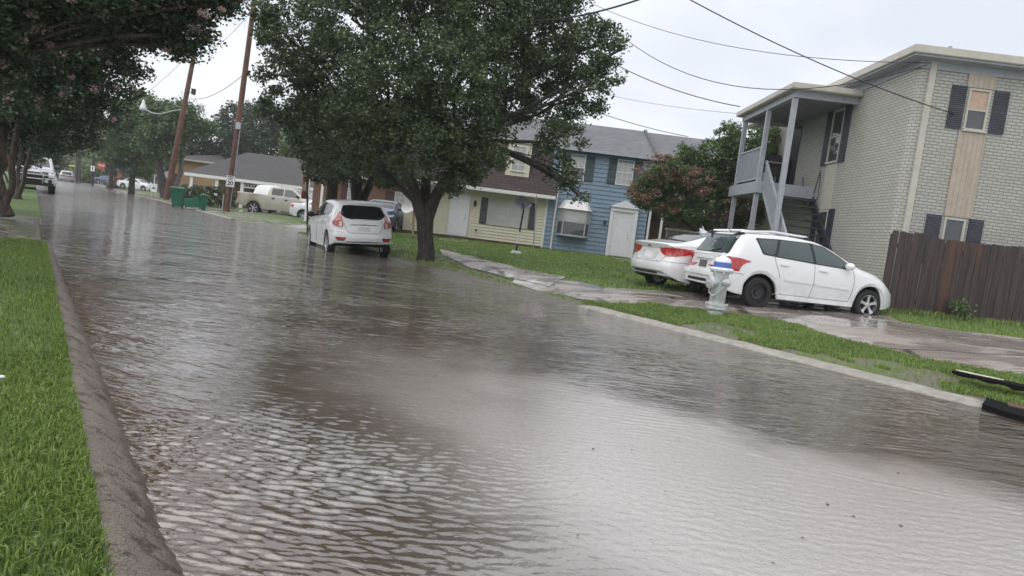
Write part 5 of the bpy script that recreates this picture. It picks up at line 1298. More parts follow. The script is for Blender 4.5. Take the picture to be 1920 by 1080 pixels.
# stair runs down towards the camera along the wall
ns = 14; y0s, y1s = 21.25, 18.0; zt, zb = 3.40, G0
mb = MB()
for i in range(ns):
    f = i/ns; y = y0s+(y1s-y0s)*f; z = zt-(zt-zb)*(i+1)/ns; mb.box(7.70, AX-.08, y-.25, y+.02, z-.04, z)
mb.build('stair_treads', M['dark_blue'], po)
mb = MB()
for x in (7.66, AX-.06): mb.bar((x, y0s, zt-.2), (x, y1s, zb-.1), .045, .30)
mb.build('stringer', M['dark_blue'], po)
mb = MB(); rx = 7.30
mb.bar((rx, 21.35, zt+.82), (rx, y1s+.2, zb+.95), .05, .09); mb.bar((rx, 21.35, zt+.0), (rx, y1s+.2, zb+.1), .05, .09)
for i in range(30):
    f = i/29; y = 21.3+(y1s+.25-21.3)*f; z = zt+(zb+.1-zt)*f; mb.bar((rx, y, z), (rx, y, z+.85), .035)
mb.build('stair_railing', M['grey_trim'], po)
gl = empty('barbecue_grill', (7.75, 22.2, 3.6), 0, 'black covered grill standing on the upper stair landing', 'grill')
mb = MB(); mb.box(7.45, 8.05, 21.95, 22.45, 4.15, 4.55); mb.build('lid', M['black'], gl, bevel=.08)
mb = MB(); mb.box(7.45, 8.05, 21.95, 22.45, 3.95, 4.14); mb.build('firebox', M['black'], gl)
mb = MB()
for x in (7.48, 8.02):
    for y in (21.98, 22.42): mb.box(x-.02, x+.02, y-.02, y+.02, 3.602, 3.95)
mb.bar((7.5, 21.93, 4.3), (8.0, 21.93, 4.3), .03); mb.build('stand', M['metal'], gl)
# ------------------------------------------------------------------ board fence
fe = empty('board_fence', (9.0, 15.3, .38), 0, 'tall dark weathered board fence in front of the apartment building', 'fence')
FX = float(at(1676, 432, 15.3)[0]); FT = float(at(1676, 432, 15.3)[2]); mb = MB(); x = FX; i = 0
while x < 15.5:
    w_ = random.uniform(.132, .146); yy = 15.32+random.uniform(-.006, .006); zt = FT+(0 if x < FX+.75 else -.05 if x < FX+2.1 else -.02)+random.uniform(-.016, .016)
    zb = .33+random.uniform(-.02, .02); tl = random.uniform(-.012, .012)
    c_ = .02
    mb.prism([(x, zb), (x+w_, zb), (x+w_+tl, zt-c_), (x+w_-c_+tl, zt), (x+c_+tl, zt), (x+tl, zt-c_)], yy-.009, yy+.009); x += w_+random.uniform(.004, .014); i += 1
mb.build('boards', M['fence'], fe)
mb = MB()
for z in (.7, 1.9): mb.box(FX+.02, 15.5, 15.332, 15.37, z-.045, z+.045)
mb.build('rails', M['fence'], fe)
for x in np.arange(FX+.07, 15.6, 2.2):
    mb = MB(); mb.box(x-.045, x+.045, 15.372, 15.46, .2, 2.15); mb.build('post', M['fence'], fe)
# ------------------------------------------------------------------ row houses
HY = 32.4; GZ = .46
M['ridge_cap'] = flat('ridge_cap', (.10, .10, .11), .9)
yh = empty('row_house', (-2.2, HY, GZ), 0, 'cream sided row house with a brown shingled mansard and white door', 'house')
wl = (-1.60, .36, 1.27, 2.50)
lap(-5.5, 1.17, .55, 2.80, HY, .14, holes=[(-3.42, -2.42, 0, 2.56), wl]).build('wall', M['yellow'], yh, recalc=False)
mb = MB(); mb.box(-5.5, 1.17, HY+.011, HY+9, GZ-.3, 2.8); mb.build('wall_core', M['yellow'], yh)
mb = MB(); mb.box(-5.52, 1.2, HY-.01, HY+.009, GZ-.25, .548); mb.build('foundation', M['brown_wood'], yh)
mb = MB(); mb.box(1.10, 1.20, HY-.045, HY+.02, .5, 2.8); mb.build('corner_board', M['white_paint'], yh)
door(yh, -3.33, -2.51, .57, 2.47, HY-.02)
mb = MB(); mb.box(-3.45, -2.4, HY-.45, HY-.06, .46, .55); mb.build('door_step', M['brown_wood'], yh)
window(yh, -1.58, -.62, 1.27, 2.48, HY, 3, 4, 'beige_trim', 'glass_curtain', .045); window(yh, -.615, .345, 1.27, 2.48, HY, 3, 4, 'beige_trim', 'glass_curtain', .035)
shutter(yh, -1.93, -1.61, 1.27, 2.50, HY-.02, 'black_shutter'); shutter(yh, .38, .69, 1.27, 2.50, HY-.02, 'black_shutter')
mb = MB(); mb.lathe([(0, 2.02), (.06, 2.05), (.07, 2.22), (.04, 2.3), (0, 2.33)], (-2.2, HY-.12, 0), 'z', 10); mb.bar((-2.2, HY-.02, 2.2), (-2.2, HY-.1, 2.25), .02); mb.build('wall_lantern', M['black'], yh)
mb = MB(); mb.lathe([(0, -.06), (.05, -.06), (.05, 0)], (-2.02, HY-.02, .93), 'y', 10); mb.build('hose_tap', M['black'], yh)
# mansard: overhang, steep shingled slope, upper roof
mb = MB(); mb.box(-5.6, 1.5, HY-.62, HY-.50, 2.76, 2.93); mb.build('gutter', M['white_paint'], yh, bevel=.02)
mb = MB(); mb.box(-5.6, 1.5, HY-.499, HY-.003, 2.80, 2.83); mb.build('soffit', M['grey_trim'], yh)
mb = MB(); mb.add([(-5.6, HY-.55, 2.93), (1.5, HY-.55, 2.93), (1.5, HY+.75, 5.35), (-5.6, HY+.75, 5.35), (1.5, HY+.75, 2.93), (-5.6, HY+.75, 2.93)], [(0, 1, 2, 3), (1, 4, 2), (0, 3, 5)])
mb.build('mansard_roof', M['brown_shingle'], yh, recalc=False)
mb = MB(); mb.add([(-5.6, HY+.6, 5.36), (1.5, HY+.6, 5.36), (1.5, HY+4.2, 7.1), (-5.6, HY+4.2, 7.1), (-5.6, HY+9, 5.3), (1.5, HY+9, 5.3)], [(0, 1, 2, 3), (3, 2, 5, 4)]); mb.build('upper_roof', M['grey_shingle'], yh, recalc=False)
dm = MB(); dy = HY-.18
dm.box(-.98, .14, dy, HY+.9, 3.66, 5.18); d_ = dm.build('dormer', M['yellow'], yh)
mb = MB(); mb.add([(-1.1, dy-.1, 5.181), (.26, dy-.1, 5.181), (.26, HY+1.4, 5.42), (-1.1, HY+1.4, 5.42), (-1.1, dy-.1, 5.29), (.26, dy-.1, 5.29), (.26, HY+1.4, 5.53), (-1.1, HY+1.4, 5.53)], [(0, 1, 2, 3), (4, 5, 6, 7), (0, 1, 5, 4), (1, 2, 6, 5), (0, 3, 7, 4)]); mb.build('dormer_roof', M['beige_trim'], d_)
window(yh, -.74, -.06, 3.86, 5.06, dy, 2, 4, 'white_paint', 'glass_curtain', .045)
bh = empty('row_house', (3.5, HY, GZ), 0, 'blue sided two storey row house with a bay window and white door', 'house')
B1 = 5.91
holes = [(1.99, 3.05, 1.3, 2.4), (4.14, 5.5, 0, 2.8), (2.0, 2.7, 3.82, 5.0), (4.20, 4.98, 3.84, 5.0)]
lap(1.20, B1, .50, 5.16, HY, .20, holes=holes).build('wall', M['blue'], bh, recalc=False)
mb = MB(); mb.box(1.205, B1, HY+.011, HY+9, GZ-.3, 5.2); mb.build('wall_core', M['blue'], bh)
mb = MB(); mb.box(1.2, B1, HY-.01, HY+.009, GZ-.25, .498); mb.build('foundation', M['brown_wood'], bh)
mb = MB(); mb.tube([(1.58, HY-.08, .45), (1.58, HY-.08, 3.9)], .045, 10); mb.tube([(1.58, HY-.08, 3.9), (1.60, HY-.06, 5.2)], .035, 8); mb.build('downpipe', M['white_paint'], bh, smooth=60)
mb = MB(); mb.box(1.3, 6.0, HY-.42, HY-.32, 5.14, 5.27); mb.build('gutter', M['grey_trim'], bh)
mb = MB(); mb.box(1.3, 6.0, HY-.319, HY-.003, 5.165, 5.19); mb.build('soffit', M['soffit'], bh)
mb = MB(); mb.add([(1.3, HY-.42, 5.272), (5.93, HY-.42, 5.272), (5.93, HY+4.2, 7.12), (1.3, HY+4.2, 7.12), (1.3, HY+9, 5.3), (5.93, HY+9, 5.3)], [(0, 1, 2, 3), (3, 2, 5, 4)]); mb.build('roof', M['grey_shingle'], bh, recalc=False)
mb = MB(); mb.bar((5.95, HY-.45, 5.28), (5.95, HY+4.2, 7.16), .14, .10); mb.build('party_wall_cap', M['ridge_cap'], bh)
window(bh, 2.0, 2.70, 3.82, 5.02, HY, 1, 2, 'white_paint', 'glass_curtain', .035, True, 'glass'); window(bh, 4.20, 4.98, 3.84, 5.03, HY, 3, 4, 'white_paint', 'glass_curtain', .035)
shutter(bh, 1.62, 1.98, 3.82, 5.02, HY-.02, 'green_shutter'); shutter(bh, 2.74, 3.14, 3.82, 5.02, HY-.02, 'green_shutter'); shutter(bh, 3.80, 4.17, 3.84, 5.03, HY-.02, 'green_shutter'); shutter(bh, 5.02, 5.38, 3.84, 5.03, HY-.02, 'green_shutter')
# bay window
by_ = HY-.45; bw = MB()
pl = [(1.74, HY), (1.98, by_), (3.02, by_), (3.26, HY)]
for z0, z1, e in ((1.18, 1.27, .03), (2.40, 2.46, .02), (1.83, 1.87, .0)):
    bw.prism([(pl[0][0]-e, pl[0][1]), (pl[1][0]-e, pl[1][1]-e), (pl[2][0]+e, pl[2][1]-e), (pl[3][0]+e, pl[3][1])], z0, z1, 'z')
for x, y in pl[:1]+pl[1:3]+pl[3:]: bw.box(x-.03, x+.03, y-.03, y+.03, 1.271, 2.399)
bwo = bw.build('bay_window', M['grey_trim'], bh)
g = MB(); e = .015
for a, b in zip(pl[:-1], pl[1:]):
    g.add([(a[0], a[1]+e, 1.872), (b[0], b[1]+e, 1.872), (b[0], b[1]+e, 2.398), (a[0], a[1]+e, 2.398)], [(0, 1, 2, 3)])
g.build('pane', M['glass_curtain'], bwo, recalc=False); g = MB()
for a, b in zip(pl[:-1], pl[1:]):
    g.add([(a[0], a[1]+e, 1.272), (b[0], b[1]+e, 1.272), (b[0], b[1]+e, 1.828), (a[0], a[1]+e, 1.828)], [(0, 1, 2, 3)])
g.build('pane', M['glass'], bwo, recalc=False)
mb = MB(); mb.add([(1.66, HY, 2.44), (1.92, by_-.12, 2.44), (3.08, by_-.12, 2.44), (3.34, HY, 2.44), (1.95, HY, 2.86), (2.15, HY-.18, 2.86), (2.85, HY-.18, 2.86), (3.05, HY, 2.86)], [(0, 1, 5, 4), (1, 2, 6, 5), (2, 3, 7, 6), (4, 5, 6, 7), (0, 1, 2, 3)]); mb.build('bay_roof', M['white_paint'], bwo)
d_ = door(bh, 4.38, 5.2, .53, 2.55, HY-.03)
mb = MB(); mb.box(4.16, 4.305, HY-.12, HY-.02, .5, 2.62); mb.box(5.275, 5.46, HY-.12, HY-.02, .5, 2.62); mb.box(4.16, 5.46, HY-.13, HY-.02, 2.622, 2.80)
mb.prism([(4.08, 2.802), (5.54, 2.802), (4.81, 3.16)], HY-.2, HY-.02); mb.build('door_surround', M['door_white'], bh)
mb = MB(); mb.box(4.15, 5.5, HY-.5, HY-.13, .44, .50); mb.build('door_step', M['brown_wood'], bh)
mb = MB(); mb.lathe([(0, 1.92), (.07, 1.95), (.08, 2.1), (0, 2.14)], (3.95, HY-.13, 0), 'z', 10); mb.bar((3.95, HY-.02, 2.08), (3.95, HY-.1, 2.1), .02); mb.build('wall_lantern', M['dark_blue'], bh)
rh = empty('row_house', (9, HY, GZ), 0, 'brown brick row house end with white porch posts, half hidden by the rust coloured tree', 'house')
mb = MB(); mb.box(B1+.08, 12.5, HY+1.1, HY+9, GZ-.3, 5.2); mb.build('wall', M['brown_brick'], rh)
for x in (6.03, 6.62, 8.6, 10.6):
    mb = MB(); mb.box(x-.05, x+.05, HY-.06, HY+.04, .4, 3.0); mb.build('post', M['white_paint'], rh)
mb = MB(); mb.box(B1+.1, 12.5, HY-.06, HY+.04, 3.0, 3.2); mb.build('porch_beam', M['white_paint'], rh)
mb = MB(); mb.box(B1+.1, 12.5, HY+.7, HY+1.05, .5, 1.3); mb.build('porch_wall', M['brown_brick'], rh)
mb = MB(); mb.box(B1+.1, 12.5, HY-.1, HY+1.1, 3.202, 5.1); mb.build('upper_wall', M['taupe_brick'], rh)
mb = MB(); mb.add([(5.98, HY-.40, 5.15), (12.8, HY-.40, 5.15), (12.8, HY+4.2, 7.08), (5.98, HY+4.2, 7.08), (5.98, HY+9, 5.3), (12.8, HY+9, 5.3)], [(0, 1, 2, 3), (3, 2, 5, 4)]); mb.build('roof', M['grey_shingle'], rh, recalc=False)
gw = empty('garden_wall', (7.4, 27.5, .46), 0, 'low grey brick wall behind the two white cars', 'wall')
mb = MB(); a = at(1250, 440, 28.5); b = at(1340, 440, 28.5); mb.box(a[0], b[0]+2.2, 28.5, 28.7, .3, 1.95); mb.build('wall', M['taupe_brick'], gw)
mb = MB(); mb.box(a[0]-.03, b[0]+2.23, 28.47, 28.73, 1.952, 2.03); mb.build('coping', M['concrete'], gw)
# ------------------------------------------------------------------ low brick house
KY = 36.0
def kx(px, py): return float(at(px, py, KY)[0])
def kz(px, py): return float(at(px, py, KY)[2])
x0, x1 = kx(585, 380), -5.45
kh = empty('brick_house', ((x0+x1)/2, KY, .45), 0, 'low orange brick house with maroon shutters behind the white hatchback', 'house')
wx0, wx1, wz0, wz1 = kx(737, 400), kx(766, 400), kz(750, 416), kz(755, 361)
ze = kz(700, 338)-.02
mb = MB(); mb.box(x0, x1, KY, KY+9, .2, ze); mb.build('wall', M['red_brick'], kh)
mb = MB(); mb.box(x0-.4, x1-.05, KY-.5, KY+9.4, ze+.002, ze+.18); mb.build('eave', M['beige_trim'], kh)
mb = MB(); mb.add([(x0-.4, KY-.5, ze+.19), (x1-.05, KY-.5, ze+.19), (x1-.05, KY+4.5, ze+2.0), (x0+2.5, KY+4.5, ze+2.0), (x0-.4, KY+9.4, ze+.19), (x1-.05, KY+9.4, ze+.19)], [(0, 1, 2, 3), (0, 3, 4), (3, 2, 5, 4)]); mb.build('roof', M['dark_shingle'], kh, recalc=False)
window(kh, wx0, wx1, wz0, wz1, KY, 3, 6, 'white_paint', 'blind', .04, True, 'glass')
shutter(kh, wx0-.5, wx0-.04, wz0, wz1, KY, 'maroon'); shutter(kh, wx1+.04, wx1+.5, wz0, wz1, KY, 'maroon')
xa, xb = kx(652, 360), kx(664, 360)
window(kh, xa, xb, 1.5, 2.7, KY, 2, 4, 'white_paint', 'blind', .04)
mb = MB(); mb.box(kx(640, 360), kx(650, 360), KY-.06, KY-.002, .3, 2.75); mb.build('door', M['maroon'], kh)
for px in (586, 612): mb = MB(); x = kx(px, 370); mb.box(x-.06, x+.06, KY-.9, KY-.78, .3, ze); mb.build('post', M['white_paint'], kh)
# ------------------------------------------------------------------ house with the hipped carport roof
CY = 49.
def cp(px, py, Y=CY): return at(px, py, Y)
ch = empty('carport_house', tuple(cp(470, 372)*[1, 1, 0]+[0, 0, .3]), 0, 'long low house with a grey hipped roof and white carport posts', 'house')
eL, eR = cp(345, 332), cp(612, 352); zE = (eL[2]+eR[2])/2+.12
rL, rR = cp(462, 304, CY+5), cp(575, 302, CY+5)
x0, x1 = eL[0], eR[0]+1.5; zr = max(rL[2], rR[2])+.1
mb = MB(); mb.add([(x0, CY, zE), (x1, CY, zE), (rR[0]+1., CY+5, zr), (rL[0], CY+5, zr), (x0, CY+10, zE), (x1, CY+10, zE)], [(0, 1, 2, 3), (0, 3, 4), (1, 5, 2), (3, 2, 5, 4)]); mb.build('roof', M['dark_shingle'], ch, recalc=False)
mb = MB(); mb.box(x0, x1, CY-.02, CY+.08, zE-.22, zE-.003); mb.build('fascia', M['white_paint'], ch)
mb = MB(); mb.box(x0+.5, x1-.5, CY+4, CY+9.5, .2, zE-.1); mb.build('wall', M['tan_wall'], ch)
mb = MB(); mb.box(x0, x1, CY+.08, CY+10, zE-.05, zE-.004); mb.build('ceiling', M['soffit'], ch)
for px in (357, 405, 453, 484, 526, 558, 584):
    x = cp(px, 345)[0]; mb = MB(); mb.box(x-.11, x+.11, CY+.1, CY+.3, .2, zE-.22); mb.build('post', M['white_paint'], ch)
mb = MB()
xa, xb = cp(455, 345)[0], cp(584, 350)[0]
for i in range(int((xb-xa)/.22)):
    x = xa+i*.22; mb.bar((x, CY+.15, zE-.55), (x+.22, CY+.15, zE-.25), .03); mb.bar((x+.22, CY+.17, zE-.55), (x, CY+.17, zE-.25), .03)
mb.bar((xa, CY+.16, zE-.56), (xb, CY+.16, zE-.56), .05); mb.build('lattice', M['white_paint'], ch)
# ------------------------------------------------------------------ tan two storey house and its neighbour
TY = 72.
th = empty('tan_house', tuple(at(385, 350, TY)*[1, 1, 0]+[0, 0, .3]), 0, 'tan two storey house with a grey hipped roof behind the hedge', 'house')
a, b = at(318, 310, TY), at(428, 312, TY); zE = float(at(380, 302, TY)[2]); ap_ = at(372, 286, TY+5)
mb = MB(); mb.box(a[0], b[0], TY, TY+9, .2, zE); mb.build('wall', M['tan_wall'], th)
mb = MB(); mb.add([(a[0]-.5, TY-.5, zE), (b[0]+.5, TY-.5, zE), (b[0]-3.0, TY+4.5, ap_[2]), (a[0]+3.2, TY+4.5, ap_[2]), (a[0]-.5, TY+9.5, zE), (b[0]+.5, TY+9.5, zE)], [(0, 1, 2, 3), (0, 3, 4), (1, 5, 2), (3, 2, 5, 4)]); mb.build('roof', M['dark_shingle'], th, recalc=False)
mb = MB(); mb.box(a[0]-.5, b[0]+.5, TY-.55, TY-.45, zE-.18, zE-.002); mb.build('fascia', M['beige_trim'], th)
wq = at(422, 310, TY); window(th, wq[0]-.4, wq[0]+.3, wq[2]-.9, wq[2]+.3, TY, 2, 2, 'white_paint', 'glass', .05)
wq = at(330, 352, TY); mb = MB(); mb.box(wq[0]-.9, wq[0]+.1, TY-.05, TY-.001, .2, 2.6); mb.build('door', M['maroon'], th)
nh = empty('far_house', tuple(at(300, 350, 84)*[1, 1, 0]+[0, 0, .3]), 0, 'small grey brick house seen behind the yard sign', 'house')
a, b = at(288, 330, 84), at(325, 335, 84); zE = float(at(305, 333, 84)[2])
mb = MB(); mb.box(a[0], b[0]+3, 84, 91, .2, zE); mb.build('wall', M['taupe_brick'], nh)
mb = MB(); mb.add([(a[0]-.5, 83.5, zE), (b[0]+3.5, 83.5, zE), (b[0]+1.5, 87.5, zE+1.3), (a[0]+1, 87.5, zE+1.3), (a[0]-.5, 91.5, zE), (b[0]+3.5, 91.5, zE)], [(0, 1, 2, 3), (0, 3, 4), (1, 5, 2), (3, 2, 5, 4)]); mb.build('roof', M['grey_shingle'], nh, recalc=False)
oh = empty('far_house', tuple(at(235, 345, 118)*[1, 1, 0]+[0, 0, .3]), 0, 'small orange fronted house glimpsed between the tree trunks', 'house')
M['orange_wall'] = flat('orange_wall', (.45, .17, .09), .7)
a, b = at(219, 335, 118), at(246, 338, 118)
mb = MB(); mb.box(a[0], b[0], 118, 124, .2, 2.6); mb.build('wall', M['orange_wall'], oh)
mb = MB(); mb.prism([(a[0]-.4, 2.602), (b[0]+.4, 2.602), ((a[0]+b[0])/2, 3.9)], 117.6, 124.4); mb.build('roof', M['grey_shingle'], oh)
# ------------------------------------------------------------------ fire hydrant
hp = gr(1341, 588, .19); hx, hy = float(hp[0]), float(hp[1]); hz = float(height(hx, hy))
def hydrant(name, loc, label, s=1., cat='fire hydrant', full=True):
    r = empty(name, loc, 0, label, cat); r.rotation_euler = (0, 0, math.radians(-15))
    B = lambda mb, nm, mt, sm_=50, par=None: mb.build(nm, M[mt], par or r, smooth=sm_, world=False)
    mb = MB(); mb.lathe([(.14, -.1), (.14, .07), (.12, .075), (.118, .11), (.125, .12), (.125, .70), (.13, .73)], n=28); B(mb, 'barrel', 'hydrant_silver')
    mb = MB(); mb.lathe([(.12, .12), (.185, .12), (.185, .15), (.165, .152), (.165, .178), (.185, .18), (.185, .205), (.125, .21)], n=32)
    for i in range(8):
        a = 2*PI*i/8; mb.lathe([(.016, .108), (.016, .22), (0, .222)], (.16*math.cos(a), .16*math.sin(a), 0), n=6)
    B(mb, 'ground_flange', 'hydrant_silver', 35)
    mb = MB(); mb.lathe([(.13, .73), (.185, .735), (.195, .75), (.195, .775), (.18, .79), (.14, .80)], n=32)
    for i in range(8):
        a = 2*PI*i/8+.2; mb.lathe([(.014, .705), (.014, .735)], (.17*math.cos(a), .17*math.sin(a), 0), n=6)
    B(mb, 'bonnet_flange', 'hydrant_white', 35)
    mb = MB(); mb.lathe([(.140, .80), (.138, .885), (.135, .89)], n=28); B(mb, 'blue_band', 'hydrant_blue')
    mb = MB(); mb.lathe([(.137, .888), (.132, .915), (.11, .95), (.07, .972), (.05, .98), (.045, 1.0), (.03, 1.005), (.026, 1.045), (0, 1.047)], n=28); B(mb, 'bonnet', 'hydrant_white')
    # steamer outlet towards the left, two hose outlets
    mb = MB(); mb.tube([(0, 0, .55), (-.12, -.10, .55)], [.095, .095], 20); n1 = B(mb, 'outlet', 'hydrant_silver')
    d = Vector((-.77, -.64, 0))
    def cap(c, d, rr, L, nm='outlet_cap'):
        mb = MB(); c = Vector(c); mb.tube([c, c+d*L*.15, c+d*L*.2, c+d*L*.85, c+d*L, c+d*(L+.005)], [rr, rr, rr*1.12, rr*1.12, rr*.92, .03], 22)
        mb.tube([c+d*L, c+d*(L+.035)], [.022, .018], 5); return mb
    mb = cap(d*.15+Vector((0, 0, .55)), d, .098, .07); B(mb, 'outlet_cap', 'hydrant_silver', 40, n1)
    for sx, d2 in ((1, Vector((.64, -.77, 0))), (-1, Vector((-.64, .77, 0)))):
        mb = MB(); mb.tube([(0, 0, .565), tuple(d2*.15+Vector((0, 0, .565)))], [.06, .055], 16); n2 = B(mb, 'outlet', 'hydrant_silver')
        mb = cap(d2*.145+Vector((0, 0, .565)), d2, .062, .05); B(mb, 'outlet_cap', 'hydrant_silver', 40, n2)
    mb = MB(); P = [(-.16, -.14, .47), (-.15, -.16, .38), (-.10, -.17, .33), (-.04, -.16, .36), (.03, -.15, .44), (.08, -.17, .52)]
    for a, b in zip(P[:-1], P[1:]):
        a, b = Vector(a), Vector(b)
        for k in range(4): mb.sphere(tuple(a.lerp(b, k/4)), .011, 5)
    B(mb, 'chain', 'hydrant_silver')
    r.scale = (s, s, s); return r
hydrant('fire_hydrant', (hx, hy, hz-.02), 'silver fire hydrant with a blue banded white bonnet on the grass strip', 1.07)
q = gr(252, 372, .06); x, y = st(47, 8.9)
hydrant('fire_hydrant', (x, y, float(height(x, y))), 'small distant white fire hydrant on the far verge', .9)
# ------------------------------------------------------------------ utility poles
def text(par, s, size, loc, rot, mat, name='lettering', world=True, bold=0.):
    cu = bpy.data.curves.new(name, 'FONT'); cu.body = s; cu.size = size; cu.extrude = .002; cu.align_x = 'CENTER'; cu.align_y = 'CENTER'; cu.offset = bold; cu.resolution_u = 3
    ob = bpy.data.objects.new('tmp', cu); me = bpy.data.meshes.new_from_object(ob); bpy.data.objects.remove(ob); me.name = name
    me.materials.clear(); me.materials.append(mat)
    o = bpy.data.objects.new(name, me); COL.objects.link(o); o.parent = par
    off = origin(par); o.location = Vector(loc)-off if world else loc; o.rotation_euler = rot; return o
p0 = at(425, 396, 41.); p1 = at(478, -6, 41.)
base = Vector((p0[0], 41., float(height(p0[0], 41.)))); top = Vector(p1); top = top+(top-base)*.12
up = empty('utility_pole', tuple(base), 0, 'brown wooden utility pole carrying the speed limit sign', 'utility pole')
d = (top-base).normalized()
mb = MB(); mb.tube([base-d*.3, base, base.lerp(top, .5), top], [.19, .18, .16, .13], 14); mb.build('pole', M['pole_wood'], up, smooth=60)
mb = MB(); c = base+d*(5.1); mb.box(c.x-.02, c.x+.22, 40.72, 40.88, c.z-.2, c.z+.2); mb.build('meter_box', M['grey_trim'], up)
mb = MB(); mb.tube([base+d*.1+Vector((.2, -.05, 0)), base+d*5.+Vector((.17, -.05, 0))], .035, 8); mb.build('conduit', M['metal'], up)
mb = MB(); mb.tube([base+d*13.4+Vector((-1.1, 0, 0)), base+d*13.4+Vector((1.1, 0, 0))], .07, 6); mb.build('crossarm', M['pole_wood'], up)
mb = MB(); mb.tube([base+Vector((-.22, -.1, -.1)), base+Vector((-.20, -.1, 1.0))], .05, 10); mb.build('ground_guard', M['metal'], up)
sg = empty('speed_limit_sign', tuple(at(432, 340, 40.75)), 0, 'white speed limit 20 sign on the brown utility pole', 'sign')
c = at(432, 340, 40.76); W_, H_ = .52, .66
mb = MB(); mb.box(c[0]-W_/2, c[0]+W_/2, 40.75, 40.765, c[2]-H_/2, c[2]+H_/2); mb.build('plate', M['sign_white'], sg, bevel=.004)
RX = (PI/2, 0, 0)
text(sg, '20', .36, (c[0], 40.745, c[2]-.12), RX, M['sign_black'], bold=.012)
text(sg, 'SPEED', .13, (c[0], 40.745, c[2]+.245), RX, M['sign_black'], bold=.003); text(sg, 'LIMIT', .13, (c[0], 40.745, c[2]+.12), RX, M['sign_black'], bold=.003)
mb = MB(); 
for a, b in (((-1, -1), (1, -1)), ((1, -1), (1, 1)), ((1, 1), (-1, 1)), ((-1, 1), (-1, -1))): mb.bar((c[0]+a[0]*(W_/2-.025), 40.746, c[2]+a[1]*(H_/2-.025)), (c[0]+b[0]*(W_/2-.025), 40.746, c[2]+b[1]*(H_/2-.025)), .012, .004)
mb.build('border', M['sign_black'], sg)
p0 = at(312, 373, 56.); p1 = at(366, 92, 56.)
base2 = Vector((p0[0], 56., .08)); top2 = Vector(p1); d2 = (top2-base2).normalized()
u2 = empty('utility_pole', tuple(base2), 0, 'leaning brown utility pole with a curved street lamp arm', 'utility pole')
mb = MB(); mb.tube([base2-d2*.3, base2, base2.lerp(top2, .5), top2+d2*.5], [.26, .25, .21, .16], 14); mb.build('pole', M['pole_wood'], u2, smooth=60)
l0 = Vector(at(345, 205, 56)); l1 = Vector(at(300, 214, 56)); l2 = Vector(at(285, 212, 56)); l3 = Vector(at(272, 205, 56))
mb = MB(); mb.tube([l0, l0.lerp(l1, .5)+Vector((0, 0, .05)), l1, l2, l3], .05, 8); arm = mb.build('lamp_arm', M['metal'], u2, smooth=60)
mb = MB(); mb.lathe([(0, -.1), (.2, -.08), (.28, .05), (.22, .22), (.12, .5), (.06, .75), (0, .78)], tuple(Vector(at(268, 205, 56))), 'z', 16); mb.build('lamp_head', M['hydrant_white'], arm, smooth=60)
mb = MB(); c = Vector(at(363, 172, 56)); mb.lathe([(0, -.25), (.17, -.22), (.17, .22), (0, .25)], tuple(c), 'z', 12); mb.bar(c, c-Vector((.5, 0, .1)), .05); mb.build('transformer', M['dark_pole'], u2)
PG = 'thin dark poles further down the street'
for px, py, tx, ty, Y, lab in ((173, 347, 178, 262, 89, 'dark pole beside the stop sign'), (144, 343, 146, 250, 100, 'thin brown pole left of the street name sign'), (150, 342, 148, 255, 108, 'thin brown pole beyond the yellow sign')):
    a = Vector(at(px, py, Y)); b = Vector(at(tx, ty, Y)); a.z = .05
    o = empty('utility_pole', tuple(a), 0, lab, 'utility pole', PG); mb = MB(); mb.tube([a, a.lerp(b, .5), b+(b-a)*.3], [.17, .15, .12], 10); mb.build('pole', M['dark_pole'], o, smooth=60)
    mb = MB(); t_ = b+(b-a)*.25; mb.bar(t_-Vector((.9, 0, 0)), t_+Vector((.9, 0, 0)), .1); mb.build('crossarm', M['dark_pole'], o)
# stop sign, name sign, small signs
def post_sign(name, label, px, py, Y, zc, build, cat='sign', r=.035):
    a = at(px, py, Y); z0 = float(height(a[0], a[1])); o = empty(name, (a[0], Y, z0), 0, label, cat)
    mb = MB(); mb.tube([(a[0], Y, z0-.2), (a[0], Y, zc+.3)], r, 8); mb.build('post', M['metal'], o); build(o, a[0], Y); return o
def oct_(o, x, Y):
    z = 2.75; R_ = .55; mb = MB(); mb.prism([(x+R_*math.cos(PI/8+i*PI/4), z+R_*math.sin(PI/8+i*PI/4)) for i in range(8)], Y-.06, Y-.04); mb.build('plate', M['sign_red'], o)
    text(o, 'STOP', .34, (x, Y-.066, z), RX, M['sign_white'], bold=.008)
    mb = MB(); mb.prism([(x-.75, z+.62), (x+.1, z+.62), (x+.1, z+.80), (x-.75, z+.80)], Y-.03, Y-.01); mb.build('street_name_blade', M['sign_green'], o)
post_sign('stop_sign', 'red octagonal stop sign in front of the distant trees', 188, 349, 89, 2.7, oct_)
a = at(174, 316, 88.6); o = empty('road_sign', (a[0], 88.6, a[2]-.4), 0, 'small white road sign with a dark arrow fixed to the pole by the stop sign', 'sign')
mb = MB(); mb.box(a[0]-.27, a[0]+.27, 88.55, 88.57, a[2]-.35, a[2]+.35); mb.build('plate', M['sign_white'], o)
mb = MB(); mb.prism([(a[0]-.05, a[2]-.25), (a[0]+.05, a[2]-.25), (a[0]+.05, a[2]+.08), (a[0]+.13, a[2]+.08), (a[0], a[2]+.25), (a[0]-.13, a[2]+.08), (a[0]-.05, a[2]+.08)], 88.54, 88.549); mb.build('arrow', M['sign_black'], o)
def ysn(o, x, Y):
    mb = MB(); mb.box(x-.9, x+.05, Y-.04, Y-.02, 2.3, 2.5); mb.build('plate', M['sign_yellow'], o)
post_sign('street_name_sign', 'pale yellow street name blade on a thin post near the end of the street', 139, 341, 100, 2.4, ysn)
yp = at(288, 362, 60); ys_ = empty('yard_sign', (yp[0], 60, .2), 0, 'small white yard sign with a dark swoosh on the lawn', 'sign')
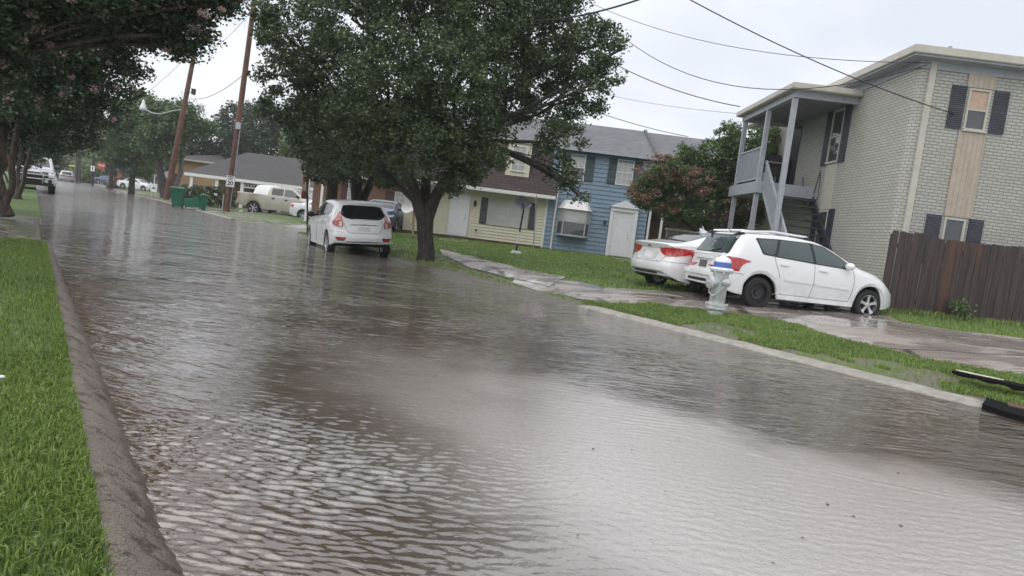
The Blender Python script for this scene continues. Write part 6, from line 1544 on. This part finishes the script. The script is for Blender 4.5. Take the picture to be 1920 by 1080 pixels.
mb = MB(); mb.box(yp[0]-.28, yp[0]+.28, 59.98, 60.0, .55, 1.25); mb.build('plate', M['sign_white'], ys_)
mb = MB(); mb.prism([(yp[0]-.18, .82), (yp[0]+.16, .80), (yp[0]+.05, .95), (yp[0]-.05, 1.0)], 59.965, 59.978); mb.build('emblem', M['car_blue'], ys_)
mb = MB(); mb.bar((yp[0]-.2, 60.02, .1), (yp[0]-.2, 60.02, .6), .02); mb.bar((yp[0]+.2, 60.02, .1), (yp[0]+.2, 60.02, .6), .02); mb.bar((yp[0]-.02, 60.02, .6), (yp[0]-.02, 60.02, 2.0), .06); mb.build('stakes', M['sign_white'], ys_)
# sign post by the flooded apron, sign turned edge on
sp0 = gr(577, 441, .02); zt = at(576, 313, sp0[1])
o = empty('sign_post', (sp0[0], sp0[1], 0), 0, 'dark steel post with a red sign turned edge on, left of the white hatchback', 'sign')
mb = MB(); mb.tube([(sp0[0], sp0[1], -.1), (zt[0], sp0[1], zt[2])], .034, 8); mb.build('post', M['dark_pole'], o)
mb = MB(); c = at(572, 352, sp0[1]); mb.bar((c[0]-.05, c[1]+.18, c[2]-.42), (c[0]-.05, c[1]+.18, c[2]+.42), .02, .75, (0, 1, 0)); mb.build('plate', M['tail_pink'], o)
# ------------------------------------------------------------------ dishes
o = empty('satellite_dish', (0, 24, .4), 0, 'dark grey satellite dish on a black pole in front of the cream house', 'satellite dish')
YD = 24.0; b0 = at(967, 472, YD); t0 = at(982, 392, YD); cc = Vector(at(981, 380, YD)); z0 = float(height(b0[0], YD))
mb = MB(); mb.tube([(b0[0], YD, z0-.05), (t0[0], YD, t0[2])], .032, 8); mb.build('pole', M['sign_black'], o)
mb = MB(); m1 = Vector((b0[0], YD, z0)).lerp(Vector((t0[0], YD, t0[2])), .24); m2 = Vector((b0[0], YD, z0)).lerp(Vector((t0[0], YD, t0[2])), .5); mb.tube([m1, m2], .036, 8); mb.build('pale_sleeve', M['white_paint'], o)
def dish(par, c, r, d, mat, name='dish', sq=.78, depth=.16):
    mb = MB(); d = Vector(d).normalized(); u = d.cross(Vector((0, 0, 1))).normalized(); v = u.cross(d); n_ = 28; V = []; Fc = []
    for side, o_ in ((0, 0), (1, .012)):
        for i in range(7):
            f = i/6
            for j in range(n_):
                a = 2*PI*j/n_; V.append(c+u*math.cos(a)*r*f+v*math.sin(a)*r*f*sq+d*(depth*(f*f-1)+o_))
    for s_ in (0, 1):
        for i in range(6):
            for j in range(n_): a = s_*7*n_+i*n_+j; b = s_*7*n_+i*n_+(j+1) % n_; Fc.append((a, b, b+n_, a+n_))
    for j in range(n_): a = 6*n_+j; b = 6*n_+(j+1) % n_; Fc.append((a, b, b+7*n_, a+7*n_))
    mb.add(V, Fc); return mb.build(name, M[mat], par, smooth=50)
dish(o, cc, .34, (.35, -.6, .5), 'dish_grey', sq=.72)
mb = MB(); mb.tube([cc-Vector((0, -.02, .05)), cc+Vector((.02, .12, -.02)), (t0[0], YD, t0[2]-.05)], .02, 6); mb.build('bracket', M['sign_black'], o)
mb = MB(); mb.tube([cc+Vector((-.05, -.1, -.24)), cc+Vector((.25, -.42, .0))], .012, 6); mb.sphere(cc+Vector((.27, -.44, .02)), .04, 6); mb.build('feed_arm', M['sign_black'], o)
mb = MB(); mb.box(b0[0]-.18, b0[0]+.20, YD-.16, YD+.16, z0-.02, z0+.13); mb.build('footing', M['white_paint'], o, bevel=.04)
YW = 31.0; c2 = Vector(at(766, 387, YW)); o = empty('satellite_dish', (c2.x, YW, .45), 0, 'pale satellite dish on a wooden post left of the big tree trunk', 'satellite dish')
dish(o, c2, .42, (-.5, -.7, .35), 'white_paint'); pb = at(771, 432, YW); mb = MB(); mb.tube([(pb[0]+.1, YW, .3), (c2.x+.25, YW, c2.z+.2)], .05, 8); mb.build('post', M['tan_wall'], o)
b0 = at(1000, 478, 26); t0 = at(1006, 365, 26); o = empty('thin_pole', (b0[0], 26, .4), 0, 'thin bare metal pole on the lawn right of the dark dish', 'pole')
mb = MB(); mb.tube([(b0[0], 26, .2), (t0[0], 26, t0[2])], .022, 6); mb.build('shaft', M['metal'], o)
# ------------------------------------------------------------------ wheelie bins
def bin_(name, loc, rz, label, fallen=False):
    r = empty(name, loc, rz, label, 'wheelie bin', 'green wheelie bins at the kerb'); h = 1.0
    a, b = .25, .33; V = []
    for z, k, yk in ((.05, a, .24), (h*.86, b, .36), (h*.88, b+.035, .40), (h, b+.035, .40)):
        V += [(-k, -yk, z), (k, -yk, z), (k, yk, z), (-k, yk, z)]
    F_ = [(0, 1, 2, 3)]
    for i in range(3): F_ += [(i*4+j, i*4+(j+1) % 4, i*4+4+(j+1) % 4, i*4+4+j) for j in range(4)]
    F_ += [(12, 13, 14, 15)]
    mb = MB(); mb.add(V, F_); mb.build('body', M['bin_green'], r, world=False, bevel=.03)
    mb = MB(); mb.prism([(-.42, h), (.42, h), (.44, h+.04), (.3, h+.10), (-.3, h+.10), (-.44, h+.04)], -.37, .37, 'x'); mb.build('lid', M['bin_green'], r, world=False, bevel=.02)
    for q in (-1, 1):
        mb = MB(); mb.lathe([(0, -.03), (.13, -.03), (.15, -.02), (.15, .02), (.13, .03), (0, .03)], (q*.24, .30, .14), 'x', 18); mb.build('wheel', M['rubber'], r, world=False)
    mb = MB(); mb.tube([(-.25, .42, h-.02), (-.25, .50, h+.0), (.25, .50, h+.0), (.25, .42, h-.02)], .018, 6); mb.build('handle', M['bin_green'], r, world=False)
    return r
YBn = 41.5; a = at(332, 388, YBn); r = bin_('wheelie_bin', (a[0], YBn, .0), .3, 'upright green wheelie bin standing at the kerb edge'); r.scale = (1.05, 1.05, 1.12)
a = at(360, 390, YBn); r = bin_('wheelie_bin', (a[0]-.45, YBn, .32), 0, 'green wheelie bin lying on its side beside the upright one'); r.rotation_euler = (math.radians(15), math.radians(78), .35)
a = at(376, 391, 41.); r = bin_('wheelie_bin', (a[0], 41.2, .05), 0, 'small dark green bin leaning behind the fallen one'); r.scale = (.6, .6, .85); r.rotation_euler = (0, .12, .6)
# ------------------------------------------------------------------ storm drain with a broken lid
sd = empty('storm_drain', (*g2(1850, 740, .0), 0), 0, 'dark open kerb inlet with a jagged lifted metal lid at the lower right edge', 'storm drain')
E1 = np.array([.50, -.866]); E1 = np.array(g2(1918, 728, .2))-np.array(g2(1790, 700, .2)); E1 /= np.linalg.norm(E1); E2 = np.array([-E1[1], E1[0]])
c0 = np.array(g2(1785, 700, .19))
def q3(u, v, z): p = c0+E1*u+E2*v; return (p[0], p[1], z)
mb = MB(); n_ = 24; V = []; F_ = []
for i in range(n_+1):
    u = i/n_*1.7; jag = .02*abs(math.sin(i*2.3))+.03*(random.random() if i > 8 else .2); z = .215-.0*u
    w0 = .02+.05*min(1, i/4); V += [q3(u, -w0, z-.012-jag), q3(u, w0+.05, z), q3(u, w0+.05, z+.014), q3(u, -w0, z+.006)]
for i in range(n_):
    for j in range(4): F_.append((i*4+j, i*4+(j+1) % 4, i*4+4+(j+1) % 4, i*4+4+j))
mb.add(V, F_); mb.build('lid', M['dull_black'], sd)
M['chipped'] = flat('chipped_paint', (.72, .72, .55), .5, var=.2, scale=30)
mb = MB()
pts = [(.02, .03), (.12, .07), (.25, .055), (.38, .07), (.50, .05), (.42, .02), (.25, .0), (.1, .0)]
mb.add([q3(u, v, .232) for u, v in pts]+[q3(u, v, .24) for u, v in pts], [tuple(range(8))[::-1], tuple(range(8, 16))]+[(i, (i+1) % 8, (i+1) % 8+8, i+8) for i in range(8)]); mb.build('bright_plate', M['chipped'], sd)
mb = MB()
def blk(u0, u1, v0, v1, z0, z1): mb.add([q3(u, v, z) for z in (z0, z1) for v in (v0, v1) for u in (u0, u1)], [(0, 2, 3, 1), (4, 5, 7, 6), (0, 1, 5, 4), (2, 6, 7, 3), (0, 4, 6, 2), (1, 3, 7, 5)])

def ppx(pts, zt, zb):
    T_ = [(*g2(x, y, zt), zt) for x, y in pts]; k = len(T_); mb.add([(a, b, zb) for a, b, c in T_]+T_, [tuple(range(k))[::-1], tuple(range(k, 2*k))]+[(i, (i+1) % k, (i+1) % k+k, i+k) for i in range(k)])
blk(1.02, 2.0, -.16, .05, -.1, .198); mb.build('throat', M['dull_black'], sd)
mb = MB(); ppx([(1842, 757), (1858, 736), (1896, 741), (1990, 760), (1990, 800), (1886, 772), (1850, 760)], .055, -.1); mb.build('sunken_pan', M['dull_black'], sd)
mb = MB(); blk(.82, .86, -.05, -.01, .0, .2); mb.build('prop', M['black'], sd)
mb = MB(); ppx([(1888, 752), (1925, 759), (1925, 767), (1890, 759)], .07, .057); mb.build('rusty_bar', M['brown_wood'], sd)
# ------------------------------------------------------------------ overhead wires
WG = 'overhead service wires'
def wire(label, a, b, sag, r=.012, mid=None):
    a = Vector(a); b = Vector(b); o = empty('overhead_wire', tuple(a), 0, label, 'wire', WG); mb = MB()
    pts = [a.lerp(b, i/20)-Vector((0, 0, sag*4*(i/20)*(1-i/20))) for i in range(21)]; mb.tube(pts, r, 5); mb.build('cable', M['wire'], o, smooth=60)
wire('thick dark cable leaving the tree top towards the upper right', at(1000, 40, 17), at(1240, -16, 14), .12, .020)
wire('thin wire from the tree top to the roof corner of the apartment building', at(1100, 2, 26), at(1745, 118, 16.1), .55, .009)
wire('curved wire meeting the apartment eave beside the thin one', at(1120, 25, 26), at(1738, 122, 16.1), 1.45, .012)
wire('straight dark service wire crossing in front of the apartment side wall', at(1240, -30, 14), at(1790, 214, 16.45), .18, .012)
wire('service wire ending at the porch roof corner', at(1130, 108, 26), at(1388, 200, 23.9), .22, .016)
wire('faint wire just below the one that reaches the porch roof', at(1140, 178, 30), at(1400, 214, 24.2), .1, .007)
wire('wire dropping onto the grey roof of the blue house', at(1080, 196, 30), at(1290, 256, 34.5), .12, .016)
tp = base+d*13.4
wire('long line running from the near utility pole towards the leaning one', tp+Vector((-.9, 0, .1)), top2+Vector((0, 0, .2)), .5, .014)
wire('second line between the two brown utility poles', tp+Vector((.9, 0, .1)), top2+Vector((.3, 0, -.6)), .7, .014)
wire('low line sagging from the near utility pole to the leaning pole', base+d*8.2, base2+d2*8.4, .6, .018)
wire('line running from the leaning pole to the poles down the street', top2, at(178, 235, 89), .8, .016)
wire('wire crossing from the leaning pole towards the tan house', base2+d2*9.6, at(425, 300, 71.5), .3, .014)
# ------------------------------------------------------------------ debris on the water
LG = 'small dark bits floating on the water'
for i in range(20):
    px, py = random.uniform(1060, 1880), random.uniform(660, 1060)
    if py < 560+.3*(px-1000)*.6: continue
    g_ = gr(px, py, .003); s_ = random.uniform(.004, .010); mb = MB(); n_ = random.choice([3, 4, 5]); 
    for k in range(n_):
        a = random.uniform(0, 2*PI); L = s_*random.uniform(.8, 1.7); mb.bar((g_[0], g_[1], .004), (g_[0]+L*math.cos(a), g_[1]+L*math.sin(a), .004+random.uniform(0, .003)), s_*.4, s_*.25)
    o = mb.build('floating_leaf', M['leaf_litter']); tag(o, 'tiny dark leaf fragment floating on the pale shallow water', 'leaf', LG)
lt = MB(); g_ = gr(3, 712, .16); lt.sphere((g_[0]+.0, g_[1], .175), .016, 8, (1, 1, .6)); o = lt.build('litter', M['hydrant_white'], smooth=60); tag(o, 'small white scrap of litter in the near lawn', 'litter')
# ------------------------------------------------------------------ sky and light
w = bpy.data.worlds.new('World'); S.world = w; w.use_nodes = True; nt = w.node_tree; n = N(w); bg = nt.nodes['Background']
sky = n.node('ShaderNodeTexSky'); sky.sky_type = 'NISHITA'; sky.sun_disc = False; EL, AZ = math.radians(60), math.radians(240)
sky.sun_elevation = EL; sky.sun_rotation = AZ; sky.air_density = 1; sky.dust_density = 3
tc = n.node('ShaderNodeTexCoord').outputs['Generated']; x, y, z = n.sep(tc)
zz = n.math('ADD', n.math('MAXIMUM', z, 0.), .25)
cv = n.comb(n.math('DIVIDE', x, zz), n.math('DIVIDE', y, zz), 0.)
cl = n.noise(cv, 1.1, 4, .5, .4)
lo = 6.5
cloud = n.mix(n.ramp(cl, .3, .7), (.68*lo, .72*lo, .79*lo), (.93*lo, .945*lo, .97*lo))
n.set(bg.inputs['Color'], n.mix(.9, sky.outputs[0], cloud)); bg.inputs['Strength'].default_value = .12
sl = bpy.data.lights.new('sun', 'SUN'); sl.energy = 1.3; sl.angle = math.radians(100); sl.color = (1, .96, .9)
so = bpy.data.objects.new('sun', sl); COL.objects.link(so)
dv = Vector((math.sin(AZ)*math.cos(EL), math.cos(AZ)*math.cos(EL), math.sin(EL))); so.rotation_euler = dv.to_track_quat('Z', 'Y').to_euler()
hz = bpy.data.materials.new('rain_haze'); hz.use_nodes = True; nt2 = hz.node_tree; nt2.nodes.clear()
ov = nt2.nodes.new('ShaderNodeOutputMaterial'); pv = nt2.nodes.new('ShaderNodeVolumePrincipled'); nt2.links.new(pv.outputs[0], ov.inputs['Volume'])
pv.inputs['Density'].default_value = .0008; pv.inputs['Color'].default_value = (.95, .96, .98, 1)
mb = MB(); mb.box(-800, 800, -500, 800, -1.3, 32); o = mb.build('haze', hz); tag(o, kind='stuff')
S.view_settings.view_transform = 'Standard'; S.view_settings.look = 'None'; S.view_settings.exposure = .7; S.view_settings.gamma = 1
S.cycles.max_bounces = 6; S.cycles.diffuse_bounces = 3; S.cycles.glossy_bounces = 3; S.cycles.transmission_bounces = 3; S.cycles.volume_bounces = 0
S.cycles.sample_clamp_indirect = 4; S.cycles.use_denoising = True
